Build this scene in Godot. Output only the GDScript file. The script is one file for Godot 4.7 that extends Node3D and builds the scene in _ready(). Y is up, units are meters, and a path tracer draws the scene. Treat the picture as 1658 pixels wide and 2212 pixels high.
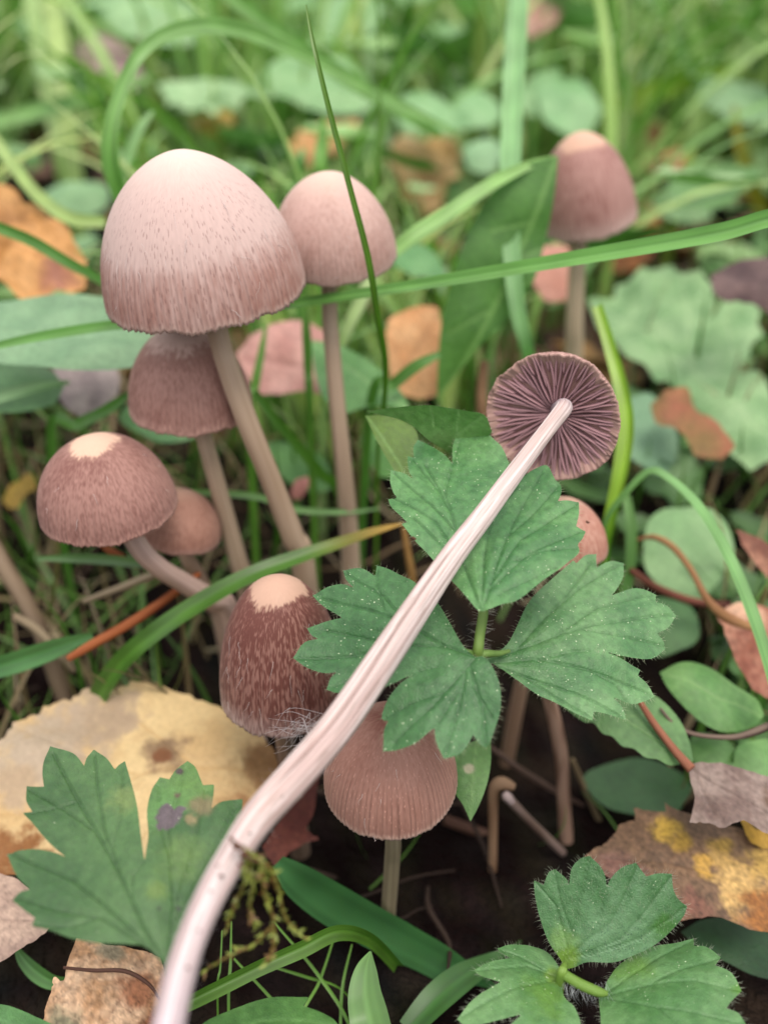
extends Node3D
# Mushrooms growing among grass, buttercup leaves and autumn litter, seen close from above at an angle.
const TAN := 0.5095          # tangent of half the vertical view angle
const HALF := 1106.0
const FOCAL := 12.0 / TAN
var C := Vector3(0.0, 0.1335, 0.0)
var CF := Vector3.FORWARD
var CU := Vector3.UP
var CR := Vector3.RIGHT
var K := 0.80                # photo tone to base colour
var N := FastNoiseLite.new()
var N2 := FastNoiseLite.new()
var rng := RandomNumberGenerator.new()
var taken := {}
var M := {}


class Geo:
	var v := PackedVector3Array()
	var c := PackedColorArray()
	var uv := PackedVector2Array()
	var i := PackedInt32Array()
	var seams := []

	func add(p: Vector3, col: Color, t := Vector2.ZERO) -> int:
		v.append(p)
		c.append(col)
		uv.append(t)
		return v.size() - 1

	func tri(a: int, b: int, d: int) -> void:
		i.append(a)
		i.append(b)
		i.append(d)

	func grid(at: int, rows: int, cols: int, flip := false) -> void:
		for r in rows - 1:
			for k in cols - 1:
				var a := at + r * cols + k
				var b := a + 1
				var d := a + cols
				if flip:
					tri(a, d, b)
					tri(b, d, d + 1)
				else:
					tri(a, b, d)
					tri(b, d + 1, d)

	func mesh(off: Vector3) -> ArrayMesh:
		var n := PackedVector3Array()
		n.resize(v.size())
		for t in range(0, i.size(), 3):
			var a := i[t]
			var b := i[t + 1]
			var d := i[t + 2]
			var x := (v[d] - v[a]).cross(v[b] - v[a]) * 1e6
			n[a] += x
			n[b] += x
			n[d] += x
		for s in seams:
			var x: Vector3 = n[s[0]] + n[s[1]]
			n[s[0]] = x
			n[s[1]] = x
		var w := PackedVector3Array()
		w.resize(v.size())
		for k in v.size():
			n[k] = n[k].normalized() if n[k].length_squared() > 1e-20 else Vector3.UP
			w[k] = v[k] - off
		var arr := []
		arr.resize(Mesh.ARRAY_MAX)
		arr[Mesh.ARRAY_VERTEX] = w
		arr[Mesh.ARRAY_NORMAL] = n
		arr[Mesh.ARRAY_COLOR] = c
		arr[Mesh.ARRAY_TEX_UV] = uv
		arr[Mesh.ARRAY_INDEX] = i
		var m := ArrayMesh.new()
		m.add_surface_from_arrays(Mesh.PRIMITIVE_TRIANGLES, arr)
		return m

	func base() -> Vector3:
		var lo := v[0]
		var hi := v[0]
		for p in v:
			lo = lo.min(p)
			hi = hi.max(p)
		return Vector3((lo.x + hi.x) / 2, lo.y, (lo.z + hi.z) / 2)


# ---------------------------------------------------------------- helpers
func ray(x: float, y: float) -> Vector3:
	return CF + CR * ((x - 829.0) / HALF * TAN) - CU * ((y - HALF) / HALF * TAN)

func P(x: float, y: float, d: float) -> Vector3:
	return C + ray(x, y) * d

func project(p: Vector3) -> Vector3:
	var q := p - C
	var d := q.dot(CF)
	return Vector3(829.0 + q.dot(CR) / d / TAN * HALF, HALF - q.dot(CU) / d / TAN * HALF, d)

func msize(px: float, d: float) -> float:
	return px * d * TAN / HALF

func ground_height(x: float, z: float) -> float:
	var far := -z
	var h := 0.016 * smoothstep(0.125, 0.2, far) * (1.0 - smoothstep(0.4, 0.9, far))
	h += 0.0035 * N2.get_noise_2d(x * 22.0, z * 22.0) + 0.0015 * N2.get_noise_2d(x * 90.0, z * 90.0)
	if far > 1.5:
		h += 0.1 * N2.get_noise_2d(x * 0.4, z * 0.4) * smoothstep(1.5, 8.0, far)
	return h

func ground_at(x: float, y: float) -> Vector3:
	var r := ray(x, y)
	var p := Vector3.ZERO
	var h := 0.0
	for k in 6:
		p = C + r * ((h - C.y) / r.y)
		h = ground_height(p.x, p.z)
	return p

func col(r: float, g: float, b: float) -> Color:
	var l := Color(r / 255.0, g / 255.0, b / 255.0).srgb_to_linear()
	return Color(l.r * K, l.g * K, l.b * K)

func hex(s: String) -> Color:
	var q := Color.html(s).srgb_to_linear()
	if q.g > q.r and q.g > q.b:                # leaf greens: less blue than the camera shows of the sky's sheen
		q = Color(q.r * 0.9, q.g * 0.93, q.b * 0.72)
	return Color(q.r * K, q.g * K, q.b * K)

func nums(s: String) -> PackedFloat64Array:
	return s.split_floats(" ", false)

func numbered(called: String) -> String:
	var n: int = taken.get(called, 0)
	taken[called] = n + 1
	return called if n == 0 else "%s_%03d" % [called, n]

func part_name(called: String, parent: Node) -> String:
	var n := 0
	var s := called
	while parent.has_node(s):
		n += 1
		s = "%s_%03d" % [called, n]
	return s

func thing(called: String, label: String, category: String, at: Vector3, group := "") -> Node3D:
	var o := Node3D.new()
	o.name = numbered(called)
	add_child(o, true)
	o.position = at
	tag(o, label, category, group)
	return o

func tag(o: Node, label: String, category: String, group := "") -> void:
	o.set_meta("label", label)
	o.set_meta("category", category)
	if group:
		o.set_meta("group", group)

func obj(called: String, g: Geo, m: Material, parent: Node = self) -> MeshInstance3D:
	var o := MeshInstance3D.new()
	var off := Vector3.ZERO
	if parent == self:
		off = g.base()
		o.name = numbered(called)
	else:
		off = parent.global_position
		o.name = part_name(called, parent)
	o.mesh = g.mesh(off)
	o.material_override = m
	parent.add_child(o, true)
	if parent == self:
		o.position = off
	return o

func stuff(o: Node) -> Node:
	o.set_meta("kind", "stuff")
	return o

func catmull(pts: Array, per: int) -> Array:   # of arrays [Vector3, width]
	var out := []
	var n := pts.size()
	for k in n - 1:
		var a = pts[maxi(k - 1, 0)]
		var b = pts[k]
		var c = pts[k + 1]
		var d = pts[mini(k + 2, n - 1)]
		for s in per:
			var t := s / float(per)
			var w: float = cubic_interpolate(b[1], c[1], a[1], d[1], t)
			out.append([b[0].cubic_interpolate(c[0], a[0], d[0], t), maxf(w, 0.0)])
	out.append(pts[n - 1])
	return out

func line(s: String) -> Array:               # "x y depth width ..." to points in space with half widths
	var q := nums(s)
	var out := []
	for k in range(0, q.size(), 4):
		out.append([P(q[k], q[k + 1], q[k + 2]), msize(q[k + 3], q[k + 2]) / 2.0])
	return out

func tube(g: Geo, pts: Array, seg: int, tone: Callable, shape = null, facing := false) -> void:
	var n := pts.size()
	var side := Vector3.ZERO
	var at := g.v.size()
	var length := 0.0
	for k in n:
		var t: Vector3 = (pts[mini(k + 1, n - 1)][0] - pts[maxi(k - 1, 0)][0]).normalized()
		if k == 0 or facing:
			side = t.cross((pts[k][0] - C).normalized()).normalized()
		else:
			side = (side - t * side.dot(t)).normalized()
		if k:
			length += (pts[k][0] - pts[k - 1][0]).length()
		var up := side.cross(t)
		for j in seg + 1:
			var a := TAU * (j % seg) / seg
			var r: float = pts[k][1]
			if shape != null:
				r *= shape.call(a, k / float(n - 1), length)
			g.add(pts[k][0] + (side * cos(a) + up * sin(a)) * r, tone.call(a, k / float(n - 1), length), Vector2(j / float(seg), length * 100.0))
		g.seams.append([at + k * (seg + 1), at + k * (seg + 1) + seg])
	g.grid(at, n, seg + 1)
	for e in [0, n - 1]:                        # closing caps
		var m := g.add(pts[e][0], g.c[at + e * (seg + 1)])
		for j in seg:
			var a: int = at + e * (seg + 1) + j
			if e == 0:
				g.tri(m, a + 1, a)
			else:
				g.tri(m, a, a + 1)

func strand(g: Geo, pts: Array, tone: Color, seg := 3) -> void:   # a thin tapered hair or thread
	tube(g, pts, seg, func(_a, _t, _l): return tone)

func hair(g: Geo, p: Vector3, dir: Vector3, len: float, r: float, tone: Color, sag := 0.2) -> void:
	var e := dir.cross(Vector3(0.3, 0.9, 0.2)).normalized()
	var mid := p + dir * len * 0.55 + e * len * sag * 0.3
	var tip := p + dir * len + Vector3.DOWN * len * sag * 0.4 - e * len * sag * 0.2
	var f := dir.cross(e)
	var at := g.v.size()
	for k in 3:
		var a := TAU * k / 3.0
		g.add(p + (e * cos(a) + f * sin(a)) * r, tone)
	for k in 3:
		var a := TAU * k / 3.0
		g.add(mid + (e * cos(a) + f * sin(a)) * r * 0.7, tone)
	var q := g.add(tip, tone)
	for k in 3:
		var b := (k + 1) % 3
		g.tri(at + k, at + b, at + 3 + k)
		g.tri(at + b, at + 3 + b, at + 3 + k)
		g.tri(at + 3 + k, at + 3 + b, q)

# ---------------------------------------------------------------- leaves: a sheet cut along an outline, with veins and waves
func smooth_outline(q: PackedFloat64Array, keep := 55.0) -> PackedVector2Array:
	var p := PackedVector2Array()
	for k in range(0, q.size(), 2):
		p.append(Vector2(q[k], q[k + 1]))
	var n := p.size()
	var sharp := []
	for k in n:
		var a := p[k] - p[(k + n - 1) % n]
		var b := p[(k + 1) % n] - p[k]
		sharp.append(absf(rad_to_deg(a.angle_to(b))) > keep)
	var out := PackedVector2Array()
	for k in n:
		var a := p[k]
		var b := p[(k + 1) % n]
		var ma := b - a if sharp[k] else (b - p[(k + n - 1) % n]) / 2.0
		var mb := b - a if sharp[(k + 1) % n] else (p[(k + 2) % n] - a) / 2.0
		for s in 4:
			var t := s / 4.0
			var t2 := t * t
			var t3 := t2 * t
			out.append(a * (2 * t3 - 3 * t2 + 1) + ma * (t3 - 2 * t2 + t) + b * (3 * t2 - 2 * t3) + mb * (t3 - t2))
	return out

func oval(cx: float, cy: float, rx: float, ry: float, turn := 0.0, point := 0.0) -> PackedFloat64Array:
	var q := PackedFloat64Array()
	for k in 18:
		var a := TAU * k / 18.0
		var r := 1.0 + 0.05 * sin(a * 3.0 + cx) + 0.04 * sin(a * 5.0 + cy)
		var v := Vector2(cos(a) * rx * r, sin(a) * ry * r * (1.0 - point * maxf(0.0, cos(a)) ** 2))
		v = v.rotated(deg_to_rad(turn))
		q.append(cx + v.x)
		q.append(cy + v.y)
	return q

func sheet_info(q: PackedFloat64Array, d0: float, gx: float, gy: float, st: Dictionary) -> Dictionary:
	var poly := smooth_outline(q)
	if st.has("ragged"):                       # torn, uneven edges of dead leaves
		for k in poly.size():
			poly[k] += Vector2(rng.randf_range(-1, 1), rng.randf_range(-1, 1)) * st.ragged
	var mid := Vector2.ZERO
	for p in poly:
		mid += p
	mid /= poly.size()
	var at := func(p: Vector2) -> Vector3:
		return P(p.x, p.y, d0 / (1.0 + gx * (p.x - mid.x) / 1000.0 + gy * (p.y - mid.y) / 1000.0))
	var o: Vector3 = at.call(mid)
	var e1: Vector3 = (at.call(mid + Vector2(10, 0)) - o).normalized()
	var n: Vector3 = -e1.cross(at.call(mid + Vector2(0, 10)) - o).normalized()
	var e2 := e1.cross(n)
	var flat := func(p: Vector2) -> Vector2:
		var w: Vector3 = at.call(p) - o
		return Vector2(w.dot(e1), w.dot(e2)) * 1000.0
	var f := {"o": o, "e1": e1, "e2": e2, "n": n, "mid": mid, "st": st}
	var p2 := PackedVector2Array()
	var size := 0.0
	for p in poly:
		p2.append(flat.call(p))
		size = maxf(size, p2[-1].length())
	f.poly = p2
	f.size = size
	f.veins = []
	for s in st.get("veins", []):
		var v := nums(s)
		var w: float = v[0]
		for k in range(1, v.size() - 2, 2):
			f.veins.append([flat.call(Vector2(v[k], v[k + 1])), flat.call(Vector2(v[k + 2], v[k + 3])), w])
	f.spots = []
	for s in st.get("spots", []):
		f.spots.append([flat.call(Vector2(s[0], s[1])), s[2] * d0 * TAN / HALF * 1000.0, s[3], s[4]])
	f.seed = mid.x * 0.37 + mid.y * 0.11
	return f

func sheet_z(p: Vector2, f: Dictionary) -> Vector3:      # height over the plane in mm, nearness to a vein, distance to the nearest vein in mm
	var st: Dictionary = f.st
	var near := 0.0
	var dist := 3.0
	for v in f.veins:
		var e := p.distance_to(Geometry2D.get_closest_point_to_segment(p, v[0], v[1]))
		near = maxf(near, exp(-(e * e) / (v[2] * v[2])))
		dist = minf(dist, e)
	var q = p.length() / f.size
	var z: float = st.get("cup", 0.0) * q * q
	z += st.get("wave", 0.3) * N.get_noise_3d(p.x * st.get("wf", 6.0), p.y * st.get("wf", 6.0), f.seed * 50.0)
	z -= st.get("vd", 0.1) * near
	z += st.get("puff", 0.08) * minf(dist, 1.5)
	z += st.get("fine", 0.02) * N.get_noise_3d(p.x * 60.0, p.y * 60.0, f.seed * 50.0)
	if st.has("fold") and f.veins.size():
		z += st.fold * p.distance_to(Geometry2D.get_closest_point_to_segment_uncapped(p, f.veins[0][0], f.veins[0][1]))
	return Vector3(z, near, dist)

func sheet_point(p: Vector2, f: Dictionary, lift := 0.0) -> Vector3:
	return f.o + (f.e1 * p.x + f.e2 * p.y + f.n * (sheet_z(p, f).x + lift)) * 0.001

func sheet(called: String, f: Dictionary, cell: float, m: Material, parent: Node = self) -> MeshInstance3D:
	var poly: PackedVector2Array = f.poly
	var lo := poly[0]
	var hi := poly[0]
	for p in poly:
		lo = lo.min(p)
		hi = hi.max(p)
	lo -= Vector2(cell, cell) * 0.73
	var nx := int((hi.x - lo.x) / cell) + 3
	var ny := int((hi.y - lo.y) / cell) + 3
	var ins := PackedByteArray()
	ins.resize(nx * ny)
	for y in ny:
		for x in nx:
			ins[y * nx + x] = 1 if Geometry2D.is_point_in_polygon(lo + Vector2(x, y) * cell, poly) else 0
	var pts := PackedVector2Array()
	var of := {}
	var idx := PackedInt32Array()
	var corner := func(k: int) -> Vector2: return lo + Vector2(k % nx, k / nx) * cell
	for y in ny - 1:
		for x in nx - 1:
			var k := y * nx + x
			var total: int = ins[k] + ins[k + 1] + ins[k + nx] + ins[k + nx + 1]
			if total == 0:
				continue
			for t in [[k, k + 1, k + nx + 1], [k, k + nx + 1, k + nx]]:
				var ring := PackedInt32Array()
				for e in 3:
					var a: int = t[e]
					var b: int = t[(e + 1) % 3]
					if ins[a]:
						if not of.has(a):
							of[a] = pts.size()
							pts.append(corner.call(a))
						ring.append(of[a])
					if ins[a] != ins[b]:
						var key := Vector2i(mini(a, b), maxi(a, b))
						if not of.has(key):
							var p: Vector2 = corner.call(a if ins[a] else b)
							var q: Vector2 = corner.call(b if ins[a] else a)
							for s in 7:
								var h := (p + q) / 2.0
								if Geometry2D.is_point_in_polygon(h, poly):
									p = h
								else:
									q = h
							of[key] = pts.size()
							pts.append(p)
						ring.append(of[key])
				for e in range(1, ring.size() - 1):
					idx.append_array(PackedInt32Array([ring[0], ring[e], ring[e + 1]]))
	var g := Geo.new()
	var st: Dictionary = f.st
	var a: Color = st.a
	var b: Color = st.b
	var vc: Color = st.get("vc", a)
	var nf: float = st.get("nf", 12.0)
	var vs: float = st.get("vs", 0.5)
	for p in pts:
		var z := sheet_z(p, f)
		var t := 0.5 + 0.7 * N.get_noise_3d(p.x * nf, p.y * nf, f.seed * 30.0) + 0.35 * N.get_noise_3d(p.x * nf * 5.0, p.y * nf * 5.0, f.seed * 30.0)
		var k := a.lerp(b, clampf(t, 0.0, 1.0))
		k = k.lerp(vc, z.y * vs)
		for s in f.spots:
			var w: float = p.distance_to(s[0]) / s[1] + 0.45 * N.get_noise_3d(p.x * 30.0, p.y * 30.0, 7.0 + s[1] * 9.0) + 0.2 * N.get_noise_3d(p.x * 120.0, p.y * 120.0, 3.0)
			k = k.lerp(s[2], 1.0 - smoothstep(1.0 - s[3], 1.0 + s[3], w))
		var mot = 1.0 + st.get("mot", 0.12) * (N.get_noise_3d(p.x * 90.0, p.y * 90.0, 50.0) + 0.9 * N.get_noise_3d(p.x * 260.0, p.y * 260.0, 50.0))
		g.add(f.o + (f.e1 * p.x + f.e2 * p.y + f.n * z.x) * 0.001, Color(k.r * mot, k.g * mot, k.b * mot), p * 0.1)
	g.i = idx
	return obj(called, g, m, parent)

func edge_hairs(f: Dictionary, parent: Node, step: float, len: float, r: float, tone: Color, skip := 0.0) -> void:
	var g := Geo.new()
	var poly: PackedVector2Array = f.poly
	var n := poly.size()
	var left := 0.0
	for k in n:
		var a := poly[k]
		var b := poly[(k + 1) % n]
		var e := b - a
		var out := Vector2(e.y, -e.x).normalized()
		if Geometry2D.is_point_in_polygon((a + b) / 2.0 + out * 0.05, poly):
			out = -out
		left += e.length()
		while left > step:
			left -= step * rng.randf_range(0.6, 1.4)
			if rng.randf() < skip:
				continue
			var p := a + e * rng.randf()
			var d2 = (out + (p / f.size) * 0.9 + Vector2(rng.randf_range(-0.35, 0.35), rng.randf_range(-0.35, 0.35))).normalized()
			var d: Vector3 = (f.e1 * d2.x + f.e2 * d2.y + f.n * rng.randf_range(-0.3, 0.4)).normalized()
			hair(g, sheet_point(p - out * 0.05, f), d, len * rng.randf_range(0.5, 1.25) * 0.001, r * 0.001, tone)
	stuff(obj("edge_hairs", g, M.hair, parent))

func surface_hairs(f: Dictionary, parent: Node, count: int, len: float, r: float, tone: Color, toward: Vector2) -> void:
	var g := Geo.new()
	var size: float = f.size
	var tries := 0
	while count > 0 and tries < 20000:
		tries += 1
		var p := Vector2(rng.randf_range(-size, size), rng.randf_range(-size, size))
		if not Geometry2D.is_point_in_polygon(p, f.poly):
			continue
		count -= 1
		var d2 := (toward.normalized() + Vector2(rng.randf_range(-0.35, 0.35), rng.randf_range(-0.35, 0.35))).normalized()
		var d: Vector3 = (f.e1 * d2.x + f.e2 * d2.y + f.n * rng.randf_range(0.15, 0.45)).normalized()
		hair(g, sheet_point(p, f), d, len * rng.randf_range(0.6, 1.2) * 0.001, r * 0.001, tone)
	stuff(obj("surface_hairs", g, M.hair, parent))

func specks(f: Dictionary, parent: Node, count: int, tone: Color, lo := 0.03, hi := 0.09) -> void:
	var g := Geo.new()
	var size: float = f.size
	var tries := 0
	while count > 0 and tries < 20000:
		tries += 1
		var p := Vector2(rng.randf_range(-size, size), rng.randf_range(-size, size))
		if not Geometry2D.is_point_in_polygon(p, f.poly) or N.get_noise_3d(p.x * 16.0, p.y * 16.0, 77.0) < rng.randf_range(-0.9, 0.7):
			continue
		count -= 1
		var r := lo + (hi - lo) * rng.randf() ** 3
		var at := g.v.size()
		var c := sheet_point(p, f) 
		var k := rng.randf_range(0.6, 1.7)
		for j in 6:
			var a := TAU * j / 6.0
			g.add(c + (f.e1 * cos(a) * r * k + f.e2 * sin(a) * r / k) * 0.001, tone)
		var top := g.add(c + f.n * r * 0.0008, tone)
		for j in 6:
			g.tri(at + (j + 1) % 6, at + j, top)
	stuff(obj("pale_specks", g, M.hair, parent))

# ---------------------------------------------------------------- grass blades
func blade(called: String, s: String, tone: Color, st := {}, parent: Node = self) -> MeshInstance3D:
	var raw := line(s)
	if st.has("root"):                         # carry the base on into the ground
		var last: Vector3 = raw[-1][0]
		var p = last + (last - raw[-2][0]).normalized() * 0.01
		p.x = lerpf(last.x, p.x, 0.5)
		p.y = ground_height(p.x, p.z) - 0.002
		raw.append([p, raw[-1][1] * 0.8])
	var pts := catmull(raw, 9)
	var g := Geo.new()
	var n := pts.size()
	var tip: Color = st.get("tip", tone)
	var light: float = st.get("rib", 0.25)
	var fold: float = st.get("fold", 0.22)
	var cols: int = 9
	var length := 0.0
	var sd = tone.r * 900.0 + raw[0][0].x * 700.0
	for k in n:
		var t: Vector3 = (pts[mini(k + 1, n - 1)][0] - pts[maxi(k - 1, 0)][0]).normalized()
		if k:
			length += (pts[k][0] - pts[k - 1][0]).length()
		var u := k / float(n - 1)
		var view: Vector3 = (pts[k][0] - C).normalized()
		var side := t.cross(view).normalized()
		side = side.rotated(t, deg_to_rad(st.get("turn", 18.0) + st.get("twist", 0.0) * u))
		var up := side.cross(t)
		if up.dot(view) > 0:
			up = -up
		for j in cols:
			var x := j / float(cols - 1) * 2.0 - 1.0
			var w: float = pts[k][1]
			var p: Vector3 = pts[k][0] + side * w * x + up * w * fold * (absf(x) - 0.5)
			p += up * w * 0.05 * N.get_noise_2d(length * 9000.0 + sd, x * 30.0)
			var kk := tone.lerp(tip, smoothstep(st.get("tip_at", 0.0), st.get("tip_end", 1.0), 1.0 - u))
			var q := 1.0 + 0.22 * N.get_noise_2d(x * 130.0 + sd, length * 900.0) + 0.12 * N.get_noise_2d(x * 30.0, length * 12000.0 + sd)
			q *= 1.0 + light * exp(-x * x * 40.0)
			g.add(p, Color(kk.r * q, kk.g * q, kk.b * q), Vector2(x, length * 100.0))
	g.grid(0, n, cols, true)
	var o := obj(called, g, st.get("mat", M.grass), parent)
	return o

func grass(label: String, s: String, tone: Color, st := {}) -> MeshInstance3D:
	var o := blade(st.get("name", "grass_blade"), s, tone, st)
	tag(o, label, st.get("cat", "grass blade"), st.get("group", ""))
	return o

func stalk(called: String, label: String, category: String, s: String, a: Color, b: Color, rooted := false, seg := 10) -> MeshInstance3D:
	var g := Geo.new()
	var way := line(s)
	if rooted:
		var last: Vector3 = way[-1][0]
		var p: Vector3 = last + (last - way[-2][0]).normalized() * 0.008
		p.y = ground_height(p.x, p.z) - 0.002
		way.append([p, way[-1][1]])
	var sd := rng.randf() * 100.0
	tube(g, catmull(way, 9), seg,
		func(an, _t, l): return a.lerp(b, clampf(0.5 + 0.8 * N.get_noise_3d(cos(an) * 45.0 + sd, sin(an) * 45.0, l * 4000.0) + 0.7 * N.get_noise_3d(cos(an) * 110.0 + sd, sin(an) * 110.0, l * 14000.0), 0, 1)),
		func(an, _t, l): return 1.0 + 0.18 * N.get_noise_3d(cos(an) * 20.0 + sd, sin(an) * 20.0, l * 5000.0))
	var o := obj(called, g, M.plain)
	tag(o, label, category)
	return o

# ---------------------------------------------------------------- mushrooms
func cap_profile(s: float, p := 2.0, q := 1.8) -> float:
	return (1.0 - (1.0 - s) ** p) ** (1.0 / q)

func cap_texture(k: Dictionary) -> ImageTexture:
	var w := 1024
	var h := 256
	var data := PackedByteArray()
	data.resize(w * h * 3)
	var cs := PackedFloat32Array()
	var sn := PackedFloat32Array()
	for x in w:
		cs.append(cos(TAU * x / w))
		sn.append(sin(TAU * x / w))
	var base: Color = k.base
	var bloom: Color = k.bloom
	var disc: Color = k.disc
	var rim: Color = k.rim
	var dark: Color = k.get("dark", base * 0.6)
	var sd: float = k.seed
	var at := 0
	for y in h:
		var a := (y + 0.5) / h
		var s := a ** 1.7
		var rr := cap_profile(s)
		var cover: float = lerpf(k.cover0, k.cover1, smoothstep(k.get("cov0", 0.15), k.get("cov1", 0.95), a))
		var rimw: float = smoothstep(k.get("rim_at", 0.88), 1.0, a)
		var fin := smoothstep(k.fin0, k.fin1, a)
		for x in w:
			var c := cs[x]
			var n := sn[x]
			var f := N.get_noise_3d(c * 1150.0 * (0.3 + 0.7 * rr), n * 1150.0 * (0.3 + 0.7 * rr), a * 520.0 + sd)
			var f2 := N.get_noise_3d(c * 2400.0, n * 2400.0, a * 1500.0 + sd)
			var big := N.get_noise_3d(c * 90.0 + sd, n * 90.0, a * 130.0)
			var t = cover + f * k.fib + f2 * k.get("fine", k.fib * 0.5) + big * 0.25
			t = clampf((t - 0.5 + k.soft) / (2.0 * k.soft), 0.0, 1.0)
			var q := base.lerp(bloom, t)
			var ph: float = x * float(k.lines) / w + 0.35 * N.get_noise_3d(c * 500.0 + sd, n * 500.0, a * 40.0)
			var streak: float = (0.45 - 1.7 * exp(-((ph - floorf(ph) - 0.5) / 0.17) ** 2)) * (0.6 + 0.5 * N.get_noise_3d(c * 900.0, n * 900.0, a * 160.0 + sd))
			var m = 1.0 + fin * k.stria * streak + 0.05 * f2
			if k.speck > 0.0:
				var sp := N.get_noise_3d(c * 3300.0 + sd, n * 3300.0, a * 1600.0)
				var lim: float = 0.76 - 0.2 * k.speck * smoothstep(0.25, 0.9, a)
				q = q.lerp(dark, clampf((sp - lim) * 7.0, 0.0, 0.45) * smoothstep(0.25, 0.4, a))
			if k.dots > 0.0:
				var sp := N.get_noise_3d(c * 2600.0 - sd, n * 2600.0, a * 1500.0)
				q = q.lerp(bloom * 1.5, clampf((sp - 0.8) * 9.0, 0.0, 0.8) * k.dots)
			q = q.lerp(rim, rimw * clampf(0.75 + 0.5 * f2, 0.0, 1.0))
			var dd: float = rr + k.rag * (f + 0.6 * f2) + big * 0.06
			q = q.lerp(disc, 1.0 - smoothstep(k.disc_r - k.disc_s, k.disc_r + k.disc_s, dd))
			q = Color(clampf(q.r * m, 0, 1), clampf(q.g * m, 0, 1), clampf(q.b * m, 0, 1)).linear_to_srgb()
			data[at] = int(q.r * 255.0)
			data[at + 1] = int(q.g * 255.0)
			data[at + 2] = int(q.b * 255.0)
			at += 3
	return ImageTexture.create_from_image(Image.create_from_data(w, h, false, Image.FORMAT_RGB8, data))

func cap_frame(cx: float, cy: float, d: float, rpx: float, phi: float, roll: float) -> Dictionary:
	var v := ray(cx, cy).normalized()
	var r := v.cross(CU).normalized()
	var u := r.cross(v)
	var ph := deg_to_rad(phi)
	var ro := deg_to_rad(roll)
	var axis := (u * cos(ro) + r * sin(ro)) * cos(ph) - v * sin(ph)
	var e1 := v - axis * v.dot(axis)
	if e1.length() < 0.2:
		e1 = u - axis * u.dot(axis)
	e1 = e1.normalized()
	return {"o": P(cx, cy, d), "axis": axis.normalized(), "e1": e1, "e2": axis.cross(e1).normalized(), "R": msize(rpx, d)}

func add_cap(t: Node3D, f: Dictionary, ratio: float, k: Dictionary) -> MeshInstance3D:
	var g := Geo.new()
	var rows := 64
	var cols: int = int(k.lines) * 4
	var R: float = f.R
	var h := R * ratio
	var sd: float = k.seed
	var q: float = k.get("q", 1.8)
	for y in rows + 8:
		var a := minf(y / float(rows - 1), 1.0)
		var s := a ** 1.7
		var inner := maxi(y - rows + 1, 0)
		for x in cols + 1:
			var th := TAU * (x % cols) / cols
			var c := cos(th)
			var n := sin(th)
			var ph: float = x * float(k.lines) / cols + 0.35 * N.get_noise_3d(c * 500.0 + sd, n * 500.0, a * 40.0)
			var lines := -cos(ph * TAU)
			var ruff := 0.6 * N.get_noise_3d(c * 300.0, n * 300.0, sd) + 0.3 * N.get_noise_3d(c * 1500.0, n * 1500.0, sd) - 0.12 * lines
			var r := cap_profile(s, 2.0, q)
			var yy := 1.0 - s
			r *= 1.0 + 0.03 * N.get_noise_3d(c * 60.0 + sd, n * 60.0, a * 70.0) + 0.006 * k.get("relief", 1.0) * lines * smoothstep(k.fin0, k.fin1, a)
			r += k.get("flare", 0.02) * smoothstep(0.8, 1.0, a) * ruff * 0.5
			yy += 0.035 * ruff * smoothstep(0.8, 1.0, a) * k.get("ruffle", 1.0)
			if inner:
				var w := (inner - 1) / 7.0       # 0 at the margin, 1 near the stem
				var ri := 1.0 - w * 0.93
				r = minf(r, 1.02) * (0.965 if inner == 1 else 0.95 * ri / 1.0)
				if inner > 1:
					yy = lerpf(yy, under_side(ri, k.get("under", 0.76)), smoothstep(0.0, 0.2, w))
			g.add(f.o + (f.e1 * c + f.e2 * n) * R * r + f.axis * h * yy, Color.WHITE, Vector2(x / float(cols), a * 0.998))
		g.seams.append([y * (cols + 1), y * (cols + 1) + cols])
	var top := Vector2.ZERO
	g.grid(0, rows + 8, cols + 1, true)
	var m := StandardMaterial3D.new()
	m.albedo_texture = cap_texture(k)
	m.roughness = k.get("rough", 0.62)
	m.metallic_specular = 0.3
	m.rim_enabled = true
	m.rim = 0.12
	m.rim_tint = 0.5
	m.backlight_enabled = true
	m.backlight = Color(0.22, 0.16, 0.13)
	return obj("cap", g, m, t)

func cap_point(f: Dictionary, ratio: float, q: float, a: float, th: float, lift := 0.0) -> Vector3:
	var s := a ** 1.7
	return f.o + (f.e1 * cos(th) + f.e2 * sin(th)) * f.R * (cap_profile(s, 2.0, q) * 1.01 + lift) + f.axis * f.R * ratio * (1.0 - s)

func fibrils(t: Node3D, f: Dictionary, ratio: float, q: float, count: int, tone: Color, a0 := 0.4) -> void:   # pale threads lying loose on a cap
	var g := Geo.new()
	for k in count:
		var th := PI + rng.randf_range(-1.3, 1.3)
		var a := rng.randf_range(a0, 0.97)
		var pts := []
		var dth := rng.randf_range(-0.06, 0.06)
		var da := rng.randf_range(0.015, 0.06)
		for j in 5:
			pts.append([cap_point(f, ratio, q, minf(a + da * j * 0.5, 1.0), th + dth * j * 0.5 + rng.randf_range(-0.012, 0.012), rng.randf_range(0.005, 0.035)), 0.000026 * (1.0 - j * 0.18)])
		strand(g, catmull(pts, 2), tone, 4)
	stuff(obj("loose_fibrils", g, M.hair, t))

func under_side(r: float, thick := 0.76) -> float:            # height of the flesh over the gills, as a share of the cap's height
	return thick * sqrt(maxf(0.0, 1.0 - r ** 1.8))

func gill_edge(r: float) -> float:             # height of a gill's free edge
	return 0.2 * (1.0 - r ** 1.5) + 0.005

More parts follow.
